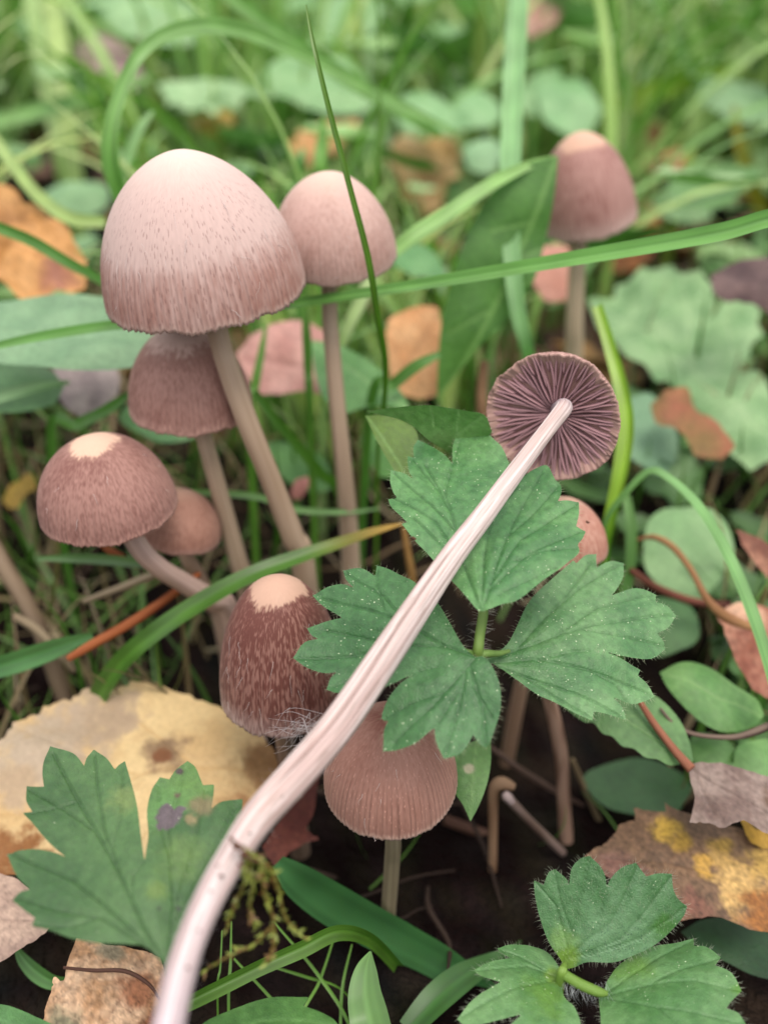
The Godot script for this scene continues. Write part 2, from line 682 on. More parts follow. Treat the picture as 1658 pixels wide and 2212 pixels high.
func gill_shape(g: Geo, f: Dictionary, ratio: float, th: float, r0: float, wide: float, sd: float, tone: Color, tip: Color, r1 := 0.9, thick := 0.76) -> void:
	var R: float = f.R
	var h := R * ratio
	var at := g.v.size()
	var rows := 12
	for k in rows + 1:
		var r := lerpf(r0, r1, k / float(rows))
		var an := th + 0.05 * sin(r * 7.0 + sd) * (1.0 - r0) * 0.6
		var out: Vector3 = f.e1 * cos(an) + f.e2 * sin(an)
		var side: Vector3 = f.e2 * cos(an) - f.e1 * sin(an)
		var ends := smoothstep(r0, r0 + 0.12, r)
		var top := under_side(r, thick) + 0.008
		var low := lerpf(top - 0.02, gill_edge(r) + 0.02 * sin(sd * 3.0), ends)
		var w := wide * R * (0.45 + 0.55 * r)
		var tone_r := tone.lerp(tip, smoothstep(0.89, 0.97, r))
		g.add(f.o + out * R * r + f.axis * h * top - side * w, tone_r)
		g.add(f.o + out * R * r + f.axis * h * (low + 0.018) - side * w * 0.8, tone_r)
		g.add(f.o + out * R * r + f.axis * h * low, tone_r)
		g.add(f.o + out * R * r + f.axis * h * (low + 0.018) + side * w * 0.8, tone_r)
		g.add(f.o + out * R * r + f.axis * h * top + side * w, tone_r)
	g.grid(at, rows + 1, 5)

func add_gills(t: Node3D, f: Dictionary, ratio: float, tone: Color) -> void:
	var g := Geo.new()
	for k in 56:
		var r0 := 0.1 if k % 2 == 0 else (0.4 if k % 4 == 1 else 0.6)
		gill_shape(g, f, ratio, TAU * k / 56.0, r0, 0.018, k * 1.7, tone, tone)
	stuff(obj("gills", g, M.plain, t))

func stem_mesh(t: Node3D, pts: Array, tone: Color, tone2: Color, sd: float, m: Material = null) -> MeshInstance3D:
	var g := Geo.new()
	tube(g, catmull(pts, 14), 28,
		func(a, u, l):
			var w := clampf(0.5 + 0.6 * N.get_noise_3d(cos(a) * 160.0 + sd, sin(a) * 160.0, l * 2500.0) + 0.4 * N.get_noise_3d(cos(a) * 30.0 + sd, sin(a) * 30.0, l * 4000.0), 0.0, 1.0)
			return tone.lerp(tone2, w),
		func(a, u, l): return 1.0 + 0.05 * N.get_noise_3d(cos(a) * 40.0 + sd, sin(a) * 40.0, l * 2500.0) + 0.02 * N.get_noise_3d(cos(a) * 300.0, sin(a) * 300.0, l * 1500.0))
	return obj("stem", g, m if m else M.stem, t)

func mushroom(label: String, cx: float, cy: float, d: float, rpx: float, ratio: float, phi: float, roll: float, k: Dictionary, stem: String, tone: Color, tone2: Color) -> Node3D:
	var f := cap_frame(cx, cy, d, rpx, phi, roll)
	var pts := [[f.o + f.axis * f.R * ratio * 0.62, f.R * 0.13]]
	var q := line(stem)
	pts[0][1] = q[0][1] * 0.95
	pts.append_array(q)
	var last: Vector3 = pts[-1][0]
	var foot = last + (last - pts[-2][0]).normalized() * 0.006
	foot.y = ground_height(foot.x, foot.z) - 0.003
	if last.y > foot.y + 0.002:
		pts.append([foot, pts[-1][1] * 1.08])
	var t := thing("mushroom", label, "mushroom", foot + Vector3.UP * 0.003, "brown mushrooms growing in a cluster")
	add_cap(t, f, ratio, k)
	add_gills(t, f, ratio, col(118, 84, 82))
	stem_mesh(t, pts, tone, tone2, k.seed * 3.0)
	if k.hairs > 0:
		fibrils(t, f, ratio, k.get("q", 1.8), k.hairs, hex("ead9d6"))
	return t

func style(base: Color, bloom: Color, disc: Color, rim: Color, o := {}) -> Dictionary:
	var k := {"base": base, "bloom": bloom, "disc": disc, "rim": rim, "cover0": 0.5, "cover1": 0.5, "fib": 0.45, "soft": 0.25, "stria": 0.16, "speck": 0.0, "rag": 0.06, "disc_r": 0.35, "disc_s": 0.05, "seed": 1.0, "lines": 84, "fin0": 0.4, "fin1": 0.8, "dots": 0.0, "hairs": 0}
	k.merge(o, true)
	return k

func fallen_mushroom() -> void:
	var f := cap_frame(1193, 903, 0.131, 147, -66, 36)
	var ratio := 0.62
	var t := thing("mushroom", "uprooted mushroom lying across the leaves with its dark gills showing", "mushroom", P(900, 1500, 0.112))
	var k := style(col(165, 122, 116), col(188, 148, 140), col(215, 175, 160), hex("bd9990"), {"seed": 91.0, "under": 0.36, "ruffle": 2.2, "flare": 0.06, "lines": 96, "relief": 0.7, "rim_at": 0.93})
	add_cap(t, f, ratio, k)
	var tone := hex("b38b91")
	var tip := hex("c6a398")
	for j in 80:
		var r0 := 0.09 if j % 2 == 0 else (0.34 if j % 4 == 1 else 0.6)
		var g := Geo.new()
		var kk := tone * rng.randf_range(0.9, 1.12)
		gill_shape(g, f, ratio, TAU * j / 80.0 + rng.randf_range(-0.012, 0.012), r0 + rng.randf_range(-0.02, 0.03), 0.022 if j % 2 == 0 else 0.02, j * 2.3, kk, tip, 0.955, 0.36)
		obj("gill", g, M.plain, t)
	var pts := [[f.o + f.axis * f.R * ratio * 0.55, msize(19, 0.126)]]
	pts.append_array(line("1216 882 0.1245 37 1180 930 0.122 35 1105 1030 0.1175 41 1040 1118 0.1145 46 985 1190 0.1125 51 930 1270 0.1105 57 862 1372 0.108 65 790 1480 0.1055 72 720 1578 0.103 76 640 1672 0.1 76 560 1762 0.097 73 505 1845 0.094 68 455 1935 0.091 66 412 2035 0.088 66 385 2125 0.086 70 362 2225 0.084 72 335 2340 0.082 72"))
	var g := Geo.new()
	var pale := hex("e4d3d0")
	var pink := hex("c9aca7")
	var cool := hex("b3a6b6")
	tube(g, catmull(pts, 18), 96,
		func(a, u, l):
			var w := clampf(0.45 + 0.9 * N.get_noise_3d(cos(a) * 190.0, sin(a) * 190.0 + l * 900.0, l * 2400.0), 0.0, 1.0)
			var fi := N.get_noise_3d(cos(a) * 760.0 + l * 5000.0, sin(a) * 760.0, l * 3400.0) + 0.5 * N.get_noise_3d(cos(a) * 1500.0, sin(a) * 1500.0, l * 16000.0)
			var q := pink.lerp(pale, w)
			q = q.lerp(cool, clampf(smoothstep(0.62, 1.0, u) * 0.7 + (1.0 - smoothstep(0.02, 0.09, u)) * 0.9, 0, 1) * 0.8)
			var m := 0.97 + 0.13 * fi + 0.1 * N.get_noise_3d(cos(a) * 250.0, sin(a) * 250.0 + l * 3000.0, l * 9000.0)
			var dip := 0.0
			if u > 0.26 and u < 0.66:
				dip = exp(-pow((a - 4.25 + 0.12 * sin(u * 22.0)) / 0.15, 2.0)) * smoothstep(0.26, 0.34, u) * (1.0 - smoothstep(0.56, 0.66, u))
			q = q.lerp(hex("93756e"), dip * 0.8)
			q = q.lerp(hex("9c857a"), 0.55 * smoothstep(0.5, 0.8, N.get_noise_3d(cos(a) * 420.0 + 31.0, sin(a) * 420.0, l * 14000.0) + 0.25 * smoothstep(0.5, 0.9, u)))
			return Color(q.r * m, q.g * m, q.b * m),
		func(a, u, l):
			var w := 1.0 + 0.05 * N.get_noise_3d(cos(a) * 60.0, sin(a) * 60.0, l * 2500.0) + 0.04 * N.get_noise_3d(cos(a) * 420.0 + l * 5000.0, sin(a) * 420.0, l * 2200.0)
			if u > 0.26 and u < 0.66:
				var on := smoothstep(0.26, 0.34, u) * (1.0 - smoothstep(0.56, 0.66, u))
				w -= 0.3 * on * exp(-pow((a - 4.25 + 0.12 * sin(u * 22.0)) / 0.17, 2.0))
				w += 0.06 * on * exp(-pow((a - 4.6) / 0.2, 2.0))
			return w, true)
	var stem := obj("stem", g, M.satin, t)
	# fine fuzz near the foot
	var z := Geo.new()
	for j in 150:
		var i := rng.randi_range(int(g.v.size() * 0.55), g.v.size() - 60)
		var c := Vector3.ZERO
		var d: Vector3 = (g.v[i] - g.v[(i - i % 97) + ((i % 97) + 48) % 97]).normalized()
		hair(z, g.v[i], (d + Vector3(rng.randf_range(-0.5, 0.5), rng.randf_range(-0.5, 0.5), 0)).normalized(), rng.randf_range(0.0003, 0.0011), 0.000012, hex("e8e2e2"), 0.8)
	stuff(obj("fuzz", z, M.hair, stem))
	var soil := Geo.new()
	for q in [[512, 1828, 0.0905, 11], [528, 1846, 0.0905, 10], [500, 1812, 0.0905, 6], [545, 1856, 0.091, 8], [1268, 1128, 0.111, 4], [893, 1163, 0.1105, 5], [478, 1892, 0.0905, 5], [520, 1870, 0.0905, 6], [455, 1925, 0.0895, 3], [470, 1870, 0.09, 3], [430, 2010, 0.0868, 3], [405, 2090, 0.085, 4], [540, 1800, 0.0935, 3], [610, 1720, 0.0965, 2]]:
		var p := P(q[0], q[1], q[2])
		var r := msize(q[3], q[2])
		tube(soil, catmull([[p - CR * r, r * 0.2], [p - CR * r * 0.4 + CU * r * 0.2, r * 0.7], [p + CR * r * 0.5 - CU * r * 0.3, r * 0.6], [p + CR * r * 1.2, r * 0.1]], 3), 7, func(_a, _u, _l): return hex("5a3a2e"))
	stuff(obj("soil_crumbs", soil, M.plain, stem))
	var fz := Geo.new()
	for j in 26:
		var a := P(rng.randf_range(640, 700), rng.randf_range(1540, 1590), 0.112)
		var b := P(rng.randf_range(570, 660), rng.randf_range(1540, 1630), 0.122)
		var m := (a + b) / 2.0 + Vector3(rng.randf_range(-1, 1), rng.randf_range(-1, 1), rng.randf_range(-1, 1)) * 0.0012
		strand(fz, catmull([[a, 0.00002], [m, 0.000022], [b, 0.000008]], 5), hex("efe6ea"), 3)
	var fo := obj("mould_threads", fz, M.hair)
	stuff(fo)
	tag(fo, "wisps of white mould thread between the dark cap and the pale stem", "mould threads")

func moss() -> void:
	var t := thing("moss_strand", "yellow green moss strands hanging from the pale uprooted stem", "moss", P(560, 1960, 0.096))
	var lines := [
		"500 1815 0.091 5 540 1850 0.0915 6 525 1915 0.094 6 505 1960 0.096 6 488 2010 0.097 4",
		"530 1840 0.091 6 562 1862 0.092 7 572 1930 0.094 7 590 1985 0.096 7 592 2040 0.097 6 575 2085 0.098 3",
		"545 1850 0.091 6 585 1880 0.093 6 602 1925 0.095 6 618 1985 0.097 6 662 2032 0.098 3",
		"588 2000 0.096 6 548 2040 0.097 6 500 2062 0.098 6 440 2098 0.1 4",
		"520 1850 0.091 5 545 1900 0.093 5 540 1955 0.095 5 552 2005 0.097 3",
	]
	for s in lines:
		var pts := catmull(line(s), 10)
		var g := Geo.new()
		strand(g, pts, col(150, 130, 62), 5)
		for k in range(2, pts.size() - 1):
			for j in 3:
				var p: Vector3 = pts[k][0].lerp(pts[k + 1][0], j / 3.0)
				var d = (pts[k][0] - pts[k - 1][0]).normalized() * 0.7 + Vector3(rng.randf_range(-1, 1), rng.randf_range(-1, 1), rng.randf_range(-1, 1)) * 0.8
				var len := 0.0002 + 0.0009 * rng.randf() ** 2
				var e = d.normalized()
				var w = e.cross(Vector3(rng.randf(), 1, rng.randf())).normalized() * len * 0.16
				var tone := col(140, 150, 60) * rng.randf_range(0.6, 1.25)
				if rng.randf() < 0.25:
					tone = col(130, 95, 50)
				var a := g.add(p - w * 0.6, tone)
				var b := g.add(p + w * 0.6, tone)
				var m1 := g.add(p + e * len * 0.45 - w, tone)
				var m2 := g.add(p + e * len * 0.45 + w, tone)
				var q := g.add(p + e * len, tone)
				g.tri(a, b, m1)
				g.tri(b, m2, m1)
				g.tri(m1, m2, q)
		obj("moss_shoot", g, M.leaf, t)

func central_leaf() -> void:
	var a := hex("4a7d50")
	var b := hex("6b9a6a")
	var vc := hex("335c3a")
	var t := thing("buttercup_leaf", "large three part buttercup leaf lying under the pale uprooted stem", "leaf", P(1030, 1412, 0.1155))
	var up := sheet_info(nums("1040 1316 1027 1310 984 1259 933 1205 895 1171 868 1138 879 1134 847 1098 837 1072 856 1068 847 1055 841 1031 843 1009 871 1017 894 1033 882 1014 879 980 893 982 892 961 901 942 930 958 960 977 976 993 977 955 990 930 1016 912 1049 929 1064 942 1085 963 1100 1000 1110 1022 1118 1040 1130 1025 1148 1009 1172 998 1185 1002 1197 1027 1210 1039 1212 1057 1204 1077 1224 1074 1250 1077 1250 1105 1244 1130 1265 1139 1257 1160 1248 1172 1251 1187 1239 1205 1203 1232 1172 1254 1124 1293 1085 1305 1052 1314"),
		0.1205, 0.06, 0.42, {"a": a, "b": b, "vc": vc, "vs": 0.42, "vd": 0.2, "puff": 0.17, "fine": 0.045, "wave": 0.8, "cup": -0.9, "mot": 0.16, "nf": 10.0, "veins": [
			"0.125 1038 1312 1045 1200 1062 1110 1118 1045", "0.125 1036 1310 1000 1215 975 1110 920 1000", "0.101 1000 1215 940 1130 850 1070", "0.094 985 1150 930 1090 850 1015", "0.078 975 1110 960 1060 975 1000 990 950", "0.094 950 1175 890 1120", "0.078 970 1090 935 1040 890 985",
			"0.125 1042 1312 1075 1210 1110 1120 1170 1010", "0.101 1060 1260 1120 1170 1200 1110 1245 1080", "0.094 1055 1275 1140 1200 1255 1140", "0.078 1090 1165 1150 1105 1205 1040", "0.078 1110 1215 1180 1190 1245 1180", "0.062 1075 1285 1150 1250 1200 1225"]})
	var left := sheet_info(nums("1026 1416 1000 1395 973 1349 949 1308 930 1287 911 1273 893 1256 863 1241 833 1224 811 1215 808 1240 782 1224 758 1222 738 1226 745 1247 763 1269 739 1259 707 1263 671 1279 694 1303 729 1327 739 1333 702 1338 661 1354 672 1370 686 1376 656 1386 632 1420 661 1440 696 1450 727 1447 712 1459 703 1486 729 1494 774 1491 817 1487 855 1475 894 1458 860 1483 836 1513 823 1545 828 1554 838 1555 828 1575 825 1619 860 1616 898 1604 938 1572 941 1601 956 1634 989 1623 1008 1601 1019 1579 1032 1596 1046 1604 1057 1585 1066 1562 1079 1519 1077 1473 1061 1436 1042 1417"),
		0.1135, 0.1, 0.3, {"a": hex("3a6a40"), "b": hex("518056"), "vc": hex("2b5033"), "vs": 0.4, "vd": 0.2, "puff": 0.17, "fine": 0.045, "wave": 0.75, "cup": -1.0, "mot": 0.16, "nf": 10.0, "veins": [
			"0.117 1024 1415 960 1395 860 1400 760 1412 640 1420", "0.109 960 1395 880 1350 800 1320 690 1285", "0.094 880 1350 830 1290 770 1250 745 1230", "0.078 830 1320 815 1260 812 1225", "0.094 860 1400 780 1375 700 1355", "0.094 860 1400 790 1450 715 1480", "0.078 945 1440 900 1452",
			"0.117 1026 1418 990 1460 930 1530 850 1600", "0.101 1005 1450 985 1540 960 1620", "0.094 1015 1440 1040 1520 1045 1595", "0.078 960 1495 890 1520 830 1550", "0.078 990 1490 945 1560", "0.078 1022 1480 1060 1540"]})
	var right := sheet_info(nums("1036 1412 1069 1405 1098 1385 1114 1358 1139 1304 1165 1272 1203 1237 1243 1201 1250 1208 1270 1191 1292 1190 1292 1220 1321 1207 1350 1211 1346 1245 1330 1274 1319 1286 1362 1272 1390 1272 1418 1282 1414 1301 1440 1309 1461 1328 1440 1358 1416 1371 1432 1387 1437 1401 1407 1422 1354 1421 1310 1414 1273 1407 1327 1420 1364 1438 1383 1446 1378 1458 1402 1476 1418 1500 1389 1514 1364 1518 1321 1507 1343 1530 1352 1554 1316 1546 1281 1538 1278 1557 1246 1540 1208 1516 1160 1492 1112 1454 1071 1422 1040 1420"),
		0.1215, -0.1, 0.3, {"a": hex("508155"), "b": hex("749f74"), "vc": hex("3d6646"), "vs": 0.38, "vd": 0.2, "puff": 0.17, "fine": 0.045, "wave": 0.8, "cup": -1.1, "mot": 0.15, "nf": 10.0, "veins": [
			"0.117 1045 1416 1150 1390 1280 1350 1455 1328", "0.109 1120 1395 1180 1330 1260 1260 1340 1215", "0.094 1180 1330 1235 1270 1285 1200", "0.094 1200 1375 1290 1310 1410 1285", "0.078 1250 1360 1340 1375 1435 1395", "0.109 1060 1420 1160 1420 1270 1450 1410 1495", "0.101 1070 1424 1160 1465 1250 1500 1345 1550", "0.078 1160 1425 1215 1412 1270 1408", "0.078 1130 1450 1200 1500 1275 1550", "0.078 1270 1450 1330 1480 1360 1515"]})
	for q in [[up, "leaflet"], [left, "leaflet"], [right, "leaflet"]]:
		var o := sheet(q[1], q[0], 0.17, M.leaf, t)
		edge_hairs(q[0], o, 0.35, 0.75, 0.013, hex("c9cfc0"), 0.15)
		specks(q[0], o, 210, hex("e4eee2"))
	var g := Geo.new()
	var pet := catmull(line("1040 1300 0.1155 22 1043 1325 0.1152 22 1036 1370 0.115 22 1030 1415 0.1152 24 1022 1440 0.12 24 1010 1490 0.13 22 1000 1560 0.145 22 1000 1640 0.16 22 1005 1720 0.172 22"), 8)
	tube(g, pet, 10, func(a, u, l): return hex("8fae62").lerp(hex("6f9350"), 0.5 + 0.5 * sin(a)))
	tube(g, catmull(line("1030 1414 0.1152 22 1052 1412 0.1154 18 1075 1412 0.1172 14 1100 1406 0.118 8"), 6), 8, func(_a, _u, _l): return hex("86a860"))
	tube(g, catmull(line("1032 1416 0.1152 20 1018 1412 0.115 16 990 1402 0.1132 10"), 6), 8, func(_a, _u, _l): return hex("7ba05c"))
	var po := obj("petiole", g, M.leaf, t)
	var h := Geo.new()
	for j in 70:
		var p = pet[rng.randi_range(4, 34)]
		var d := (CR * (1 if rng.randf() < 0.5 else -1) + CU * rng.randf_range(-0.3, 0.6) - CF * rng.randf_range(-0.2, 0.5)).normalized()
		hair(h, p[0] + d * p[1] * 0.9, d, rng.randf_range(0.0006, 0.0015), 0.000012, hex("d9d6cc"))
	stuff(obj("petiole_hairs", h, M.hair, po))

func lower_leaf() -> void:
	var t := thing("buttercup_leaf", "two lobed dull green leaf with a purple blotch, beside the foot of the pale stem", "leaf", P(361, 2087, 0.105))
	var f := sheet_info(nums("361 2088 338 2061 313 2042 262 2039 211 2039 153 2029 112 2013 69 2003 77 1986 48 1962 25 1940 41 1924 64 1919 35 1888 14 1841 45 1833 83 1833 121 1841 144 1852 105 1818 70 1777 49 1754 69 1750 56 1726 56 1692 77 1694 94 1695 91 1668 95 1640 109 1612 137 1619 163 1630 182 1654 188 1636 203 1619 230 1639 249 1665 258 1655 271 1647 281 1681 297 1742 307 1818 314 1866 322 1812 319 1757 329 1710 346 1682 367 1687 382 1662 405 1643 421 1655 432 1680 439 1698 463 1694 461 1726 457 1751 472 1738 492 1729 524 1722 520 1761 505 1800 495 1812 470 1880 440 1950 415 1990 390 2050"),
		0.1075, 0.0, 0.42, {"a": hex("3e633b"), "b": hex("54774d"), "vc": hex("2b4b2c"), "vs": 0.42, "vd": 0.18, "puff": 0.13, "fine": 0.03, "wave": 0.7, "cup": -0.6, "mot": 0.12, "nf": 9.0, "veins": [
			"0.133 360 2085 310 2000 240 1850 170 1730 115 1625", "0.125 340 2060 240 1970 160 1900 25 1840", "0.094 330 2050 220 1985 120 1965 35 1935", "0.101 262 1895 225 1790 210 1690 205 1630", "0.078 240 1850 262 1760 268 1660", "0.094 200 1790 130 1740 62 1700", "0.078 285 1945 290 1900 312 1868",
			"0.117 362 2080 375 1950 365 1800 400 1660", "0.094 378 1960 415 1850 445 1710", "0.094 380 1980 440 1880 510 1740", "0.078 372 1870 345 1780 345 1700", "0.078 170 1730 110 1745 60 1755", "0.078 210 1985 150 2005 80 2000"],
			"spots": [[400, 1700, 60.0, hex("6c9058"), 0.9], [350, 1740, 45.0, hex("628c56"), 0.9], [265, 1730, 30.0, hex("758a5a"), 0.6], [395, 1850, 45.0, hex("62804c"), 0.9], [340, 1930, 16.0, hex("6f8a4c"), 0.9], [440, 1745, 24.0, hex("7d7452"), 0.6], [412, 1775, 16.0, hex("8a7d58"), 0.4], [384, 1722, 10.0, hex("6a5a4c"), 0.4], [345, 1966, 5.0, hex("3c4a3c"), 0.3], [384, 1960, 5.0, hex("3c4a3c"), 0.3], [371, 1772, 27.0, hex("66595f"), 0.08], [362, 1754, 16.0, hex("66595f"), 0.1], [384, 1756, 12.0, hex("66595f"), 0.1], [388, 1668, 11.0, hex("554a48"), 0.3]]})
	var o := sheet("leaf_blade", f, 0.17, M.leaf, t)
	specks(f, o, 26, hex("cfd8cd"), 0.03, 0.08)
	edge_hairs(f, o, 0.6, 0.45, 0.01, hex("a9b5a2"), 0.4)
	var g := Geo.new()
	tube(g, catmull(line("362 2070 0.1005 10 362 2100 0.1 18 368 2160 0.1 22 380 2240 0.102 22 400 2320 0.108 22"), 6), 8, func(_a, _u, _l): return hex("6f8f52"))
	obj("petiole", g, M.leaf, t)

func corner_leaf() -> void:
	var t := thing("buttercup_leaf", "young three part buttercup leaf with fine white hairs, low beside the rotting yellow leaf", "leaf", P(1213, 2100, 0.116))
	var st := {"a": hex("588656"), "b": hex("769f72"), "vc": hex("4e7850"), "vs": 0.45, "vd": 0.18, "puff": 0.12, "fine": 0.04, "wave": 0.4, "cup": -0.8, "mot": 0.12, "nf": 10.0}
	var su := st.duplicate()
	su.merge({"a": hex("49754e"), "b": hex("628b68"), "cup": -1.3, "veins": ["0.101 1218 2085 1240 2000 1270 1860", "0.094 1220 2082 1290 2010 1300 1945", "0.094 1222 2080 1320 1990 1378 1870", "0.094 1235 2075 1340 2030 1450 1900", "0.078 1260 2070 1380 2030 1480 1968", "0.078 1225 2050 1200 1960 1160 1915", "0.078 1235 2020 1210 1950 1198 1885"],
		"spots": [[1330, 2045, 90.0, hex("769c80"), 0.8], [1215, 2040, 30.0, hex("7fa36e"), 0.6], [1430, 2010, 26.0, hex("4f7d46"), 0.5], [1230, 2078, 26.0, hex("7d9f4e"), 0.5]]}, true)
	var sr := st.duplicate()
	sr.merge({"veins": ["0.101 1302 2142 1400 2130 1500 2120 1595 2132", "0.094 1302 2140 1400 2080 1490 2020", "0.094 1400 2130 1480 2090 1550 2062", "0.094 1302 2145 1420 2180 1600 2200", "0.078 1420 2180 1480 2230"], "spots": [[1360, 2090, 36.0, hex("6f9a52"), 0.8], [1595, 2130, 16.0, hex("5d8d40"), 0.5]]}, true)
	var sl := st.duplicate()
	sl.merge({"veins": ["0.101 1212 2108 1120 2130 1000 2190", "0.094 1212 2106 1140 2080 1030 2095", "0.094 1180 2090 1130 2060 1085 2042", "0.094 1215 2110 1200 2180 1190 2260"], "spots": [[1175, 2155, 42.0, hex("6a944c"), 0.8], [1205, 2100, 24.0, hex("7d9f4e"), 0.5]]}, true)
	var up := sheet_info(nums("1222 2100 1208 2075 1184 2039 1165 1985 1155 1940 1153 1908 1174 1916 1184 1889 1199 1881 1223 1900 1228 1914 1234 1877 1252 1857 1273 1850 1300 1877 1308 1912 1299 1945 1315 1900 1342 1873 1373 1865 1391 1889 1397 1893 1420 1889 1453 1894 1455 1923 1466 1947 1487 1966 1474 1993 1420 2043 1362 2070 1323 2082 1269 2082 1240 2095"), 0.1165, 0.05, 0.0, su)
	var ri := sheet_info(nums("1290 2140 1300 2135 1312 2109 1339 2078 1393 2047 1458 2028 1495 2014 1497 2035 1524 2037 1555 2059 1543 2082 1578 2097 1600 2132 1578 2159 1567 2175 1594 2182 1613 2213 1609 2244 1540 2275 1439 2290 1342 2267 1300 2221 1294 2178"), 0.1135, 0.1, 0.55, sr)
	var le := sheet_info(nums("1214 2106 1207 2078 1184 2047 1145 2034 1103 2032 1076 2039 1085 2052 1103 2064 1060 2074 1022 2095 1045 2113 1080 2124 1022 2159 989 2194 1014 2213 1070 2206 1126 2194 1103 2213 1114 2248 1176 2275 1246 2240 1256 2206 1242 2171 1219 2148"), 0.1135, -0.1, 0.5, sl)
	for q in [up, ri, le]:
		var o := sheet("leaflet", q, 0.17, M.leaf, t)
		edge_hairs(q, o, 0.26, 0.8, 0.013, hex("c2c6c4"), 0.1)
		specks(q, o, 45, hex("e6f0e4"), 0.03, 0.08)
		if q == up:
			surface_hairs(q, o, 420, 0.75, 0.012, hex("c9d8c9"), Vector2(-0.15, -1.0))
			var g := Geo.new()
			for j in 120:
				var p: Vector2 = Vector2(rng.randf_range(-2.2, 5.0), rng.randf_range(2.2, 6.6))
				if Geometry2D.is_point_in_polygon(p, q.poly):
					var c := sheet_point(p, q)
					var at := g.v.size()
					for k in 6:
						g.add(c + (q.e1 * cos(TAU * k / 6.0) + q.e2 * sin(TAU * k / 6.0)) * 0.00006, hex("3f5f52"))
					var m := g.add(c + q.n * 0.00003, hex("3f5f52"))
					for k in 6:
						g.tri(at + (k + 1) % 6, at + k, m)
			stuff(obj("dark_pits", g, M.hair, o))
	var g := Geo.new()
	var pe := catmull(line("1219 2078 0.1162 8 1216 2092 0.1152 18 1212 2104 0.115 22 1205 2150 0.118 20 1190 2230 0.126 20 1180 2330 0.14 20"), 6)
	tube(g, pe, 8, func(_a, _u, _l): return hex("8aab55"))
	tube(g, catmull(line("1212 2102 0.115 22 1250 2125 0.1148 24 1290 2142 0.1142 22 1312 2146 0.114 10"), 8), 8, func(_a, _u, _l): return hex("7fa24a"))
	var po := obj("petiole", g, M.leaf, t)
	var h := Geo.new()
	for j in 60:
		var p := P(rng.randf_range(1215, 1310), rng.randf_range(2120, 2145), 0.1145)
		var d := (-CU * rng.randf_range(0.4, 1.0) + CR * rng.randf_range(-0.6, 0.6) - CF * 0.3).normalized()
		hair(h, p, d, rng.randf_range(0.001, 0.0022), 0.000011, hex("c9ced0"))
	stuff(obj("petiole_hairs", h, M.hair, po))

func plain_leaf(called: String, label: String, q: PackedFloat64Array, d: float, gx: float, gy: float, st: Dictionary, cell := 0.5, category := "leaf", group := "", m: Material = null) -> MeshInstance3D:
	var o := sheet(called, sheet_info(q, d, gx, gy, st), cell, m if m else M.leaf)
	tag(o, label, category, group)
	return o

# ---------------------------------------------------------------- materials
func noise_texture(freq: float, cell: bool, size := 512) -> NoiseTexture2D:
	var n := FastNoiseLite.new()
	n.seed = 5
	n.frequency = freq
	n.fractal_octaves = 4
	n.noise_type = FastNoiseLite.TYPE_CELLULAR if cell else FastNoiseLite.TYPE_SIMPLEX_SMOOTH
	if cell:
		n.cellular_return_type = FastNoiseLite.RETURN_DISTANCE
	var t := NoiseTexture2D.new()
	t.width = size
	t.height = size
	t.seamless = true
	t.noise = n
	return t

func surface(rough: float, back: Color, spec := 0.5, bump: Texture2D = null, bump_scale := 0.0, uv := 1.0) -> StandardMaterial3D:
	var m := StandardMaterial3D.new()
	m.vertex_color_use_as_albedo = true
	m.roughness = rough
	m.metallic_specular = spec
	m.cull_mode = BaseMaterial3D.CULL_DISABLED
	if back.get_luminance() > 0:
		m.backlight_enabled = true
		m.backlight = back
	if bump:
		m.heightmap_enabled = true
		m.heightmap_texture = bump
		m.heightmap_scale = bump_scale
		m.uv1_scale = Vector3(uv, uv, uv)
	return m

func materials() -> void:
	var cells := noise_texture(0.05, true)
	var grain := noise_texture(0.03, false)
	M.leaf = surface(0.44, Color(0.42, 0.6, 0.3), 0.5, cells, 0.006, 1.6)
	M.dry = surface(0.62, Color(0.5, 0.4, 0.28), 0.4, grain, 0.004, 0.8)
	M.grass = surface(0.42, Color(0.5, 0.75, 0.3), 0.5)
	M.hair = surface(0.5, Color(0.4, 0.4, 0.4), 0.4)
	M.plain = surface(0.7, Color(0.12, 0.09, 0.08), 0.3)
	M.stem = surface(0.5, Color(0.25, 0.2, 0.17), 0.45)
	M.satin = surface(0.5, Color(0.2, 0.16, 0.15), 0.55)
	M.soil = surface(0.9, Color.BLACK, 0.25, grain, 0.2, 1.0)

# ---------------------------------------------------------------- ground, litter and grass
func ground() -> void:
	var g := Geo.new()
	var n := 150
	for r in n + 1:
		for k in n + 1:
			var u := k / float(n) * 2.0 - 1.0
			var w := r / float(n)
			var x := signf(u) * (0.25 * absf(u) + 40.0 * absf(u) ** 7)
			var z := 0.12 - 0.62 * w - 60.0 * w ** 9 + (20.0 * (1.0 - w * 12.0) if w < 1.0 / 12.0 else 0.0)
			var p := Vector3(x, ground_height(x, z), z)
			var t := clampf(0.5 + 0.8 * N.get_noise_2d(x * 9000.0, z * 9000.0) + 0.4 * N.get_noise_2d(x * 900.0, z * 900.0), 0.0, 1.0)
			var c := Color(0.004, 0.0030, 0.0026).lerp(Color(0.02, 0.0135, 0.010), t)
			c = c.lerp(Color(0.016, 0.024, 0.008), smoothstep(0.35, 0.8, -z))
			g.add(p, c, Vector2(x, z) * 30.0)
	g.grid(0, n + 1, n + 1)
	var o := obj("ground", g, M.soil)
	o.set_meta("kind", "structure")

var guard := []                                # parts of the picture that nothing sown at random may cover: x0, y0, x1, y1, depth

func covered(p: Vector3) -> bool:
	var q := project(p)
	if q.z < 0.09:
		return true
	for r in guard:
		if q.x > r[0] and q.x < r[2] and q.y > r[1] and q.y < r[3] and q.z < r[4]:
			return true
	return false

